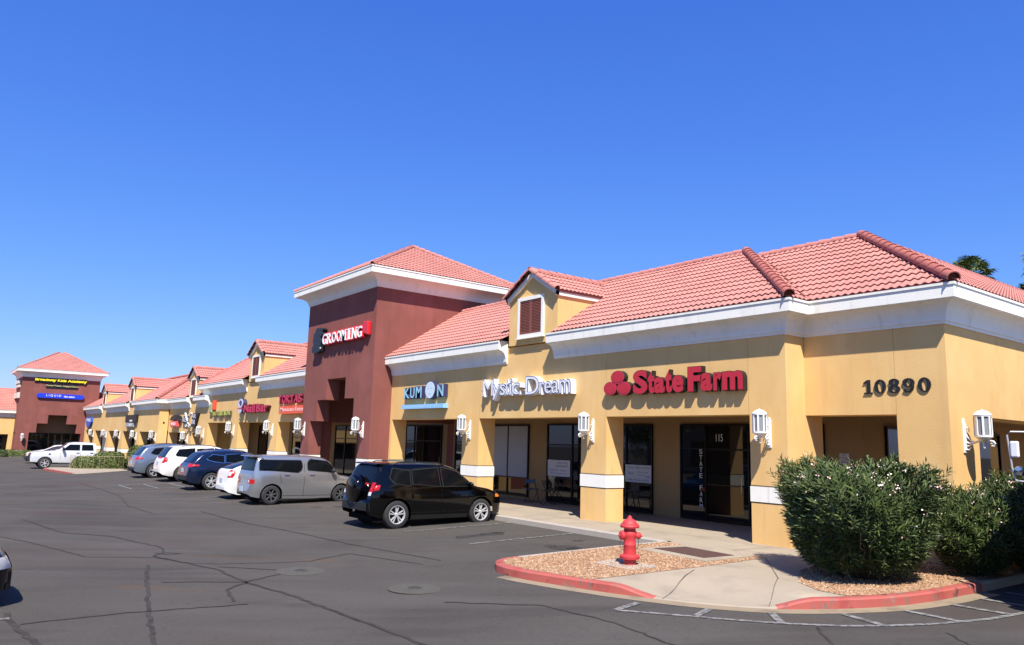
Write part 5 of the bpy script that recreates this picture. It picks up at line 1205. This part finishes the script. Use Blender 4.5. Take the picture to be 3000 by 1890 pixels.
# white crew cab pickup
def pickup(loc, rz):
    t = thing('white_pickup', 'white crew cab pickup truck parked nose out beside the clipped hedges', 'pickup truck', loc, rz)
    P_ = paint('paint_pickup_white', (.60, .62, .65), 0, .25)
    c = Car(6.25, 2.03, [(0, .85), (.02, 1.22), (.05, 1.30), (1.86, 1.30), (1.90, 1.31), (1.93, 1.88), (2.05, 1.97), (2.6, 2.01), (3.4, 2.01), (3.85, 1.92), (4.45, 1.42), (4.6, 1.36), (5.6, 1.27), (6.1, 1.20), (6.2, 1.05), (6.25, .75)],
            [(0, .62), (.1, .52), (.5, .50), (3, .45), (5.6, .48), (6.1, .50), (6.25, .56)], [(.4, .93), (.6, .97), (.9, 1.0), (1.2, .985), (1.35, .95), (2.0, .77)], (1.28, 5.28), .42, n=14, arch=.07, rr=.10)
    b = c.body().build('body', P_, t, smooth=30)
    u = MB(); u.box(.3, 5.95, -.75, .75, .36, .6)
    for a in c.axles: u.box(a-.5, a+.5, -.74, .74, .38, 1.0)
    u.build('underbody', M['under'], t)
    for a in c.axles:
        for sd in (-1, 1): make_wheel(t, a, sd*.90, .42, sd, spokes=6, twin=False, w=.27)
    for poly in ([(2.10, 1.38), (2.92, 1.38), (2.92, 1.83), (2.16, 1.83)], [(3.04, 1.38), (4.22, 1.38), (4.15, 1.46), (3.74, 1.83), (3.04, 1.83)]):
        for sd in (-1, 1): c.side_patch(poly, .008, sides=(sd,)).build('side_window', M['carglass'], t, recalc=0, smooth=1)
    c.end_patch(1.44, 1.88, -.78, .78, False, .010, 8, 12, ya2=-.66, yb2=.66).build('windshield', M['carglass'], t, recalc=0, smooth=1)
    c.end_patch(.72, 1.12, -.55, .55, False, .02, 3, 10).build('grille', M['black'], t, recalc=0)
    c.end_patch(.56, .72, -.95, .95, False, .03, 3, 12).build('front_bumper', M['black'], t, recalc=0)
    for sd in (-1, 1):
        mb = c.end_patch(.86, 1.14, *((.60, .92) if sd > 0 else (-.92, -.60)), False, .014, 3, 4); c.side_patch([(6.0, .9), (6.18, .88), (6.18, 1.12), (6.0, 1.14)], .008, 2, 3, mb=mb, sides=(sd,)); mb.build('headlight', M['amber'] if sd < 0 else M['clear'], t, recalc=0)
        y = sd*1.02; m = MB(); m.box(4.12, 4.24, min(y, y+sd*.30), max(y, y+sd*.30), 1.36, 1.62).box(4.16, 4.22, min(y-sd*.12, y), max(y-sd*.12, y), 1.40, 1.46); m.build('side_mirror', M['black'], t, bevel=.02)
        for x in (2.22, 3.16): yy = sd*(c.side_y(x, 1.2)+.012); MB().box(x-.10, x+.10, yy-.015, yy+.015, 1.18, 1.22).build('door_handle', M['black'], t)
        for x, w_ in ((5.02, .06),): yy = sd*(c.side_y(x, 1.1)+.002); MB().box(x-w_, x+w_, yy-.006, yy+.006, 1.02, 1.14).build('fender_vent', M['black'], t)
    sm = MB()
    for poly in ([(2.02, 1.3), (2.02, .6)], [(2.98, 1.85), (2.98, .55)], [(4.3, 1.4), (4.3, .7)]):
        for sd in (-1, 1):
            (x0, z0), (x1, z1) = poly; vs = []
            for i in range(9):
                z = z0+(z1-z0)*i/8; vs += [(x0-.006, sd*(c.side_y(x0, z)+.004), z), (x0+.006, sd*(c.side_y(x0, z)+.004), z)]
            sm.add(vs, [(2*i, 2*i+1, 2*i+3, 2*i+2) for i in range(8)])
    sm.build('door_seams', M['under'], b, recalc=0)
    MB().tube([(2.3, -.98, .42), (4.4, -.98, .42)], .04, 6).tube([(2.3, .98, .42), (4.4, .98, .42)], .04, 6).build('step_bar', M['black'], t)
    return t
pickup((-57.57, -7.55+5.28, -.68), R(-90))

# dark blue box truck just outside the right edge; its mirror arm is in view
tk = thing('parked_truck', 'dark blue truck at the right edge with a silver mirror arm', 'truck', (7.22, -2.0, g(7.5, -2)), 0)
mB = paint('paint_truck_blue', (.012, .018, .055), .1, .3)
Tt = None
MB().prism_x([(0, .45), (-.02, 1.35), (.10, 2.55), (.24, 2.74), (1.1, 2.80), (1.1, .5)], -1.05, 1.05).build('cab', mB, tk, bevel=.05)
MB().box(-1.12, 1.12, 1.2, 7.6, .75, 3.65).build('cargo_box', mat('box_grey', (.5, .5, .5), .5), tk, bevel=.02)
MB().box(-1.06, -.9, .25, .40, 2.74, 2.82).build('marker_light', M['clear'], tk)
MB().prism_x([(-.035, 1.50), (.062, 2.42), (.082, 2.42), (-.01, 1.50)], -.92, .92).build('windshield', M['carglass'], tk)
MB().box(-.7, .7, -.045, -.01, .72, 1.18).build('grille', M['black'], tk)
for sx in (-1, 1): MB().box(sx*.88-.13, sx*.88+.13, -.045, -.01, .80, 1.05).build('headlight', M['clear'], tk, bevel=.01)
MB().box(-1.08, 1.08, -.16, .02, .42, .68).build('front_bumper', mat('bumper_grey', (.35, .35, .36), .4, metal=.5), tk, bevel=.02)
for sd in (-1, 1): MB().prism_x([(.10, 1.45), (.95, 1.45), (.95, 2.4), (.2, 2.4)], sd*1.055-.006, sd*1.055+.006).build('side_window', M['carglass'], tk)
MB().box(-.92, .92, -.035, .0, 1.30, 1.36).build('wiper_rail', M['black'], tk)
for sx in (-1, 1):
    for yy in (.9, 6.2):
        make_w = MB().lathe([(.001, .12*sx), (.28, .12*sx), (.30, .02*sx)], (sx*.92, yy, .45), 'x', 20).build('wheel', M['alloy'], tk, recalc=0)
        MB().lathe([(.28, -.12), (.45, -.12), (.46, 0), (.45, .12), (.28, .12)], (sx*.92, yy, .45), 'x', 28, closed=True).build('tyre', M['tyre'], make_w, smooth=40)
m = MB(); xm, ym = -1.27, .02
m.tube([(-1.0, .12, 2.58), (xm+.05, ym, 2.58), (xm, ym, 2.53), (xm+.04, ym, 2.05), (xm+.08, ym, 1.86), (-1.0, .10, 1.84)], .014, 8); m.build('mirror_arm', mat('arm_grey', (.42, .42, .42), .35, metal=.3), tk, smooth=40)
MB().box(xm+.035, xm+.15, ym-.03, ym+.03, 2.20, 2.44).build('mirror', M['lampwhite'], tk, bevel=.02)
MB().lathe([(.001, -.04), (.06, -.035), (.075, 0), (.06, .04), (.001, .05)], (xm+.13, ym, 2.0), 'y', 16).build('round_mirror', M['chrome'], tk, smooth=50)
for o_ in [tk]: o_['label'] = 'dark blue truck at the right edge with a silver mirror arm'

# ------------------------------------------------------------------ fire hydrant
hz = T_is(.57, -4.49)+.015
hy = thing('fire_hydrant', 'red fire hydrant on a pale concrete pad in the tan gravel', 'fire hydrant', (.57, -4.49, hz), R(53))
mb = MB()
mb.lathe([(.001, 0), (.128, 0), (.128, .10), (.19, .105), (.198, .135), (.198, .165), (.17, .185), (.128, .195), (.122, .36), (.128, .37), (.128, .385), (.118, .40), (.118, .50), (.14, .55), (.145, .60), (.125, .645), (.115, .66), (.115, .69), (.001, .69)], n=32)
mb.build('barrel', M['hyd'], hy, smooth=35)
hy.scale = (.92, .92, .91)
mb = MB(); mb.lathe([(.112, .66), (.112, .70), (.185, .71), (.192, .74), (.180, .765), (.150, .78), (.135, .82), (.10, .86), (.055, .88), (.045, .90), (.040, .925), (.012, .94), (.001, .955)], n=32)
for k in range(8): a = 2*PI*k/8; mb.lathe([(.001, .79), (.014, .788), (.014, .765)], (.165*math.cos(a), .165*math.sin(a), 0), n=6)
mb.build('bonnet', M['hyd'], hy, smooth=35)
for nm, rz_a, r, l in (('pumper_outlet', 200, .078, .22), ('hose_outlet', -18, .060, .22), ('hose_outlet', 95, .060, .20)):
    q = MB(Matrix.Rotation(R(rz_a), 4, 'Z') @ Matrix.Translation((0, 0, .56)))
    q.lathe([(r*.8, .08), (r*.85, .14), (r*1.15, .145), (r*1.2, .165), (r*1.1, l-.02), (r*.7, l), (.02, l+.004), (.018, l+.03), (.001, l+.032)], axis='x', n=20)
    q.build(nm, M['hyd'], hy, smooth=35)
ch = MB()
for sg in (-1, 1): ch.tube([(sg*.17, .02, .50), (sg*.185, .05, .36), (sg*.16, .09, .27), (sg*.12, .10, .36)], .006, 5)
ch.build('cap_chain', M['chain'], hy)

# ------------------------------------------------------------------ planting
def leaf_mat(name, c1, c2, rough=.55, trans=.15):
    m = mat(name, c1, rough, spec=.35); nt = m.node_tree; N = nt.nodes
    oi = N.new('ShaderNodeNewGeometry'); r = N.new('ShaderNodeValToRGB')
    r.color_ramp.elements[0].color = (*c1, 1); r.color_ramp.elements[1].color = (*c2, 1); r.color_ramp.elements[0].position = .15; r.color_ramp.elements[1].position = .9
    nt.links.new(oi.outputs['Random Per Island'], r.inputs['Fac']); nt.links.new(r.outputs[0], N['Principled BSDF'].inputs['Base Color'])
    return m
M['oleander'] = leaf_mat('oleander_leaf', (.024, .048, .012), (.125, .165, .048))
M['bark'] = mat('twig_bark', (.10, .08, .055), .9, .2, 20)
M['flower'] = leaf_mat('oleander_flower', (.75, .42, .40), (.85, .72, .68))
M['hedge'] = leaf_mat('hedge_leaf', (.035, .055, .012), (.16, .19, .05))
M['palm'] = leaf_mat('palm_leaf', (.04, .07, .018), (.20, .24, .07))
M['tree'] = leaf_mat('tree_leaf', (.025, .045, .012), (.09, .12, .035))

def oleander(label, cx, cy, z0, rx, ry, h, ntip, nl, seed, flowers=140, low=.25):
    """open shrub of stiff upright twigs, each with whorls of lance-shaped leaves"""
    random.seed(seed); t = thing('oleander_shrub', label, 'shrub', (cx, cy, z0), 0, 'oleander shrubs along the east wall')
    lv = MB(); st_ = MB(); fl = MB(); lob = [(random.uniform(0, 6.28), random.uniform(-.2, 1), random.uniform(.12, .34)) for _ in range(12)]
    def rad(th, ph):
        r = 1.0
        for a, b, c_ in lob: r += c_*max(0, math.cos(th-a)*math.cos(ph-b))**10-.022
        return r
    for i in range(ntip):
        th = random.uniform(0, 2*PI); sp_ = random.uniform(-.95, 1); ph = math.asin(sp_); dep = random.random()
        k = rad(th, ph)*(1-.42*dep**2.2); cph = math.cos(ph)**(.22 if sp_ < 0 else .95)
        tip = Vector((rx*k*math.cos(th)*cph, ry*k*math.sin(th)*cph, h*.5+h*.5*k*math.sin(ph)))
        if sp_ < 0: tip.x *= 1+.10*(1-abs(sp_)); tip.y *= 1+.10*(1-abs(sp_))
        tip.z = max(tip.z, random.uniform(.03, .28))
        out = Vector((tip.x/rx, tip.y/ry, (tip.z-h*.5)/h)); out.normalize()
        d = (out*.75+Vector((random.gauss(0, .25), random.gauss(0, .25), .75))).normalized()
        ln = random.uniform(.22, .38); tip = tip+d*(random.uniform(0, .20) if random.random() < .22 else 0); q = tip-d*ln
        if i % 3 == 0:
            st_.tube([Vector((random.uniform(-.15, .15)*rx, random.uniform(-.15, .15)*ry, 0)), Vector((q.x*.55, q.y*.55, q.z*.45)), q, tip], .011, 4, r1=.003, cap=False)
        a1 = d.cross(Vector((.3, .2, 1))).normalized(); a2 = d.cross(a1)
        for j in range(nl):
            f = (j+.5)/nl; p = q+d*(ln*f); an = j*2.4+random.uniform(-.4, .4); rdl = (a1*math.cos(an)+a2*math.sin(an))
            up_ = .45+.9*f; dr = (rdl+d*up_+Vector((0, 0, random.uniform(-.25, .1)))).normalized(); L_ = random.uniform(.09, .17); w = L_*.09
            sd = dr.cross(d+rdl*.3).normalized()*w; nrm = sd.cross(dr).normalized()
            m1 = p+dr*L_*.5+nrm*L_*.04
            lv.add([p, m1+sd, p+dr*L_-nrm*L_*.05, m1-sd], [(0, 1, 2, 3)])
    for i in range(flowers):
        th = random.uniform(0, 2*PI); ph = math.asin(random.uniform(-.3, 1)); k = rad(th, ph)*random.uniform(.96, 1.10)
        c0 = Vector((rx*k*math.cos(th)*math.cos(ph), ry*k*math.sin(th)*math.cos(ph), h*.5+h*.5*k*math.sin(ph)))
        for _ in range(random.choice((2, 4, 6, 8) if ph > .5 else (1, 1, 2, 4))):
            p = c0+Vector((random.gauss(0, .035), random.gauss(0, .035), random.gauss(0, .03))); s_ = random.uniform(.009, .017)
            n_ = Vector((random.gauss(.3, .5), random.gauss(-.4, .5), random.gauss(.6, .4))).normalized(); a = n_.orthogonal().normalized(); b_ = n_.cross(a)
            fl.add([p+(a*math.cos(2*PI*q/5)+b_*math.sin(2*PI*q/5))*s_ for q in range(5)], [(0, 1, 2, 3, 4)])
    lv.build('foliage', M['oleander'], t, recalc=0); st_.build('stems', M['bark'], t, recalc=0)
    if flowers: fl.build('flowers', M['flower'], t, recalc=0)
    return t
gz = T_is(3.4, -1.9)
oleander('big rounded oleander shrub with pale pink flowers in front of the street number wall', 3.62, -2.12, gz-.08, 1.42, 1.34, 2.14, 3400, 17, 3, 105, .5)
oleander('oleander shrub right behind the big one, reaching up to the corner lantern', 4.62, -.05, .10, .72, .95, 1.66, 1400, 16, 8, 45, .5)
oleander('shaded oleander shrub along the east wall, below the truck mirror', 4.95, 1.55, .12, .85, 1.25, 1.98, 1500, 15, 12, 60, .5)
oleander('last oleander shrub along the east wall near the right edge', 5.0, 3.9, .12, .75, 1.3, 1.9, 700, 14, 17, 20, .5)

def mound(name, label, cx, cy, z0, rx, ry, h, n, seed, m, group=None, size=.07, flat=.5):
    random.seed(seed); t = thing(name, label, 'shrub', (cx, cy, z0), 0, group); lv = MB()
    ob = MB(); ob.lathe([(.001, 0)]+[(rx*.86*math.cos(a), h*.92*math.sin(a)) for a in [i*PI/2/7 for i in range(7)]]+[(.001, h*.92)], n=18)
    ob.v = [(x, y*ry/rx, z) for x, y, z in ob.v]
    for i in range(n):
        th = random.uniform(0, 2*PI); z = random.random(); cph = math.sqrt(max(0, 1-z**2)); k = random.uniform(.90, 1.04)+.05*math.sin(th*5+z*6)
        p = Vector((rx*k*math.cos(th)*cph**flat, ry*k*math.sin(th)*cph**flat, h*k*z)); nr = Vector((p.x/rx, p.y/ry, p.z/h)).normalized()
        d = (nr+Vector((random.gauss(0, .5), random.gauss(0, .5), random.gauss(0, .5)))).normalized(); a = d.orthogonal().normalized(); b_ = d.cross(a); s_ = size*random.uniform(.6, 1.3)
        an = random.uniform(0, 6.3); u = a*math.cos(an)+b_*math.sin(an); v = a*-math.sin(an)+b_*math.cos(an)
        lv.add([p+u*s_, p+v*s_*.5, p-u*s_, p-v*s_*.5], [(0, 1, 2, 3)])
    ob.build('branches', mat('inner_twigs', (.035, .032, .016), .95), t, smooth=1, recalc=0)
    lv.build('foliage', m, t, recalc=0); return t
HG = 'clipped hedges in the planted island'
mound('clipped_hedge', 'rounded clipped hedge behind the rail, nearest the white pickup', -55.3, -4.95, -.60, .95, 1.0, .88, 9000, 21, M['hedge'], HG)
mound('clipped_hedge', 'larger domed clipped hedge in the middle of the planted island', -55.2, -3.45, -.60, 1.1, 1.25, 1.22, 11000, 22, M['hedge'], HG)
mound('clipped_hedge', 'taller flat hedge at the back of the island against the arcade', -57.6, -.6, -.58, 2.0, 1.2, 1.72, 9000, 23, M['hedge'], HG)
mound('clipped_hedge', 'dark green hedge at the right end of the island beside the silver blue SUV', -55.0, -.6, -.58, 1.6, 1.1, 1.25, 8000, 24, M['tree'], HG)
isl = [(-55.6, -7.5), (-54.9, -7.75), (-54, -7.8), (-50, -7.3), (-47.1, -6.95), (-46.7, -6.7), (-47.0, -6.2), (-50.9, -3.2), (-51.0, -1.9), (-56.3, -1.9), (-56.3, -7.2)]
tag(MB().prism_z([p for p in isl], -.85, -.56).build('planter_island', M['conc'], bevel=.02), kind='structure')
v_, f_ = cdt([(-56.2, -6.0), (-54.4, -6.0), (-54.2, -2), (-56.2, -2)], 2)
tag(MB().add([(p.x, p.y, -.552) for p in v_], [tuple(q) for q in f_]).build('island_gravel', M['gravel']), kind='structure')
mb = MB()
for a, b in zip(isl[:4], isl[1:5]): mb.add([(a[0], a[1]-.012, -.85), (b[0], b[1]-.012, -.85), (b[0], b[1]-.012, -.555), (a[0], a[1]-.012, -.555), (a[0], a[1]+.16, -.553), (b[0], b[1]+.16, -.553)], [(0, 1, 2, 3), (3, 2, 5, 4)])
tag(mb.build('red_kerb', M['kerbred'], recalc=0), kind='structure')
rl = thing('hand_rail', 'thin tan metal rail fence in front of the clipped hedges', 'railing', (-53, -5.9, -.55)); mb = MB(); mT = mat('rail_tan', (.42, .34, .20), .6)
RP = [(-56.1, -5.95), (-54.35, -5.85), (-54.1, -4.3), (-54.2, -2.3)]; iz = lambda p, z: (p[0]+53, p[1]+5.9, z)
for a, b in zip(RP, RP[1:]):
    mb.tube([iz(a, .90), iz(b, .90)], .015, 6); n = max(2, int(math.hypot(b[0]-a[0], b[1]-a[1])/.32))
    for k in range(n+1): p = (a[0]+(b[0]-a[0])*k/n, a[1]+(b[1]-a[1])*k/n); mb.tube([iz(p, 0), iz(p, .92)], .009 if 0 < k < n else .018, 5)
mb.build('rail', mT, rl, recalc=0)
for i, (x, y, r_, lb) in enumerate(((-86.0, -8.6, 1.0, 'low green shrub at the far left edge'), (-86.3, -7.6, .8, 'low shrub in front of the corner of the far red tower'), (-85.6, -6.4, .9, 'low shrub at the base of the far red tower behind the white car'))):
    mound('low_shrub', lb, x, y, -1.0, r_, r_, 1.0, 3500, 40+i, M['hedge'] if i else M['tree'], 'low shrubs at the far tower')

def fan_palm(label, x, y, zc, r, seed, n=46):
    random.seed(seed); t = thing('fan_palm', label, 'palm tree', (x, y, 0), 0, 'fan palms behind the building'); 
    MB().tube([(0, 0, 0), (.1, 0, zc*.5), (0, 0, zc)], .24, 10, r1=.17).build('trunk', M['bark'], t, smooth=1)
    lv = MB()
    for i in range(n):
        th = random.uniform(0, 2*PI); el = random.uniform(-.75, 1.3); d = Vector((math.cos(th)*math.cos(el), math.sin(th)*math.cos(el), math.sin(el)))
        st0 = Vector((0, 0, zc)); pl = r*random.uniform(.42, .62); base = st0+d*pl-Vector((0, 0, .06*pl*2)); sd = d.cross(Vector((0, 0, 1))).normalized(); u2 = sd.cross(d)
        lv.add([st0+sd*.02, base+sd*.02, base-sd*.02, st0-sd*.02], [(0, 1, 2, 3)])
        for k in range(15):
            a = (k-7)/7*1.25; dr = (d*math.cos(a)+sd*math.sin(a)).normalized(); L_ = r*.52*(1-.25*abs(a)/1.25)
            m1 = base+dr*L_*.6; tp = base+dr*L_-Vector((0, 0, r*.16*random.uniform(.5, 1.3))); w = sd*math.cos(a)*.028-d*math.sin(a)*.028; w += u2*.012
            lv.add([base, m1+w, tp, m1-w], [(0, 1, 2, 3)])
    lv.build('crown', M['palm'], t, recalc=0)
fan_palm('fan palm whose crown shows behind the roof ridge at the right', -6.85, 30, 12.15, 1.35, 51, 80)
fan_palm('fan palm crown half cut by the right edge above the roof', -3.95, 30, 10.45, 1.1, 52)
fan_palm('tall fan palm at the very right edge, only frond tips showing', -3.25, 30, 12.35, 1.2, 53)

# bistro chairs in the shade of the arcade
def folding_chair(x, y, rz, label, seatcol):
    t = thing('folding_chair', label, 'folding chair', (x, y, .16), rz, 'folding chairs under the arcade')
    m = MB()
    for s_ in (-.19, .19): m.tube([(s_, -.2, 0), (s_, .16, .82)], .011, 5); m.tube([(s_*.9, .22, 0), (s_*.9, -.18, .46)], .011, 5)
    m.tube([(-.19, -.2, .02), (.19, -.2, .02)], .009, 5); m.tube([(-.17, .22, .02), (.17, .22, .02)], .009, 5); m.build('frame', M['frame'], t)
    MB().box(-.19, .19, -.19, .17, .45, .47).build('seat', mat('chair_slats', seatcol, .6), t); MB().box(-.19, .19, .12, .14, .66, .80).build('backrest', mat('chair_slats', seatcol, .6), t)
folding_chair(-10.9, 2.45, R(200), 'blue backed folding chair left of the psychic poster', (.03, .07, .14)); folding_chair(-9.9, 2.35, R(160), 'dark folding chair below the psychic poster', (.03, .03, .035))
folding_chair(-6.6, 2.5, R(150), 'dark folding chair below the yoga poster', (.03, .03, .035))
tb = thing('bistro_table', 'small round bistro table beside the folding chair under the yoga poster', 'table', (-5.95, 2.45, .16)); MB().lathe([(.001, .70), (.30, .70), (.30, .72), (.001, .72)], n=24).build('table_top', M['frame'], tb)
l = MB(); [l.tube([(.2*math.cos(a), .2*math.sin(a), 0), (-.12*math.cos(a), -.12*math.sin(a), .70)], .010, 5) for a in (0, 2.1, 4.2)]; l.build('legs', M['frame'], tb)

# what the dark shop glass mirrors: trees and a low shop row across the lot, behind the camera
opp = thing('opposite_building', 'low tan shop row across the lot behind the camera', 'shop building', (-10, -62, 0))
MB().box(-45, 45, 0, 12, -.3, 5).build('wall', mat('tan_stucco', (.40, .30, .20), .9), opp); MB().box(-46, 46, .0, 13, 5, 5.6).build('parapet', M['white'], opp)
for i in range(-7, 8): MB().box(i*6-2, i*6+2, 12.001, 12.05, .1, 3).build('shop_window', M['glass'], opp)
def tree(x, y, h, r, seed, label):
    random.seed(seed); t = thing('shade_tree', label, 'tree', (x, y, -.2), 0, 'shade trees in the lot behind the camera')
    tr = MB(); tr.tube([(0, 0, 0), (.1, 0, h*.3), (0, .1, h*.5)], .2, 8, r1=.12); lv = MB()
    for k in range(26):
        c0 = Vector((random.gauss(0, r*.45), random.gauss(0, r*.45), h*.62+random.gauss(0, h*.13)))
        if k < 7: tr.tube([(0, .05, h*.45), c0*.6+Vector((0, 0, h*.2)), c0], .07, 5, r1=.02)
        for _ in range(110):
            p = c0+Vector((random.gauss(0, r*.2), random.gauss(0, r*.2), random.gauss(0, r*.16))); d = Vector((random.gauss(0, 1), random.gauss(0, 1), random.gauss(0, 1))).normalized(); a = d.orthogonal().normalized(); b_ = d.cross(a); s_ = .14
            lv.add([p+a*s_, p+b_*s_*.5, p-a*s_, p-b_*s_*.5], [(0, 1, 2, 3)])
    tr.build('trunk', M['bark'], t, recalc=0); lv.build('crown', M['tree'], t, recalc=0)
for i, (x, y, h, r) in enumerate(((4, -31, 6.5, 2.4), (-6, -33, 6, 2.2), (-16, -31, 6.8, 2.5), (-27, -33, 6, 2.3), (-38, -32, 6.4, 2.4))): tree(x, y, h, r, 70+i, ['nearest', 'second', 'third', 'fourth', 'farthest'][i]+' shade tree behind the camera')
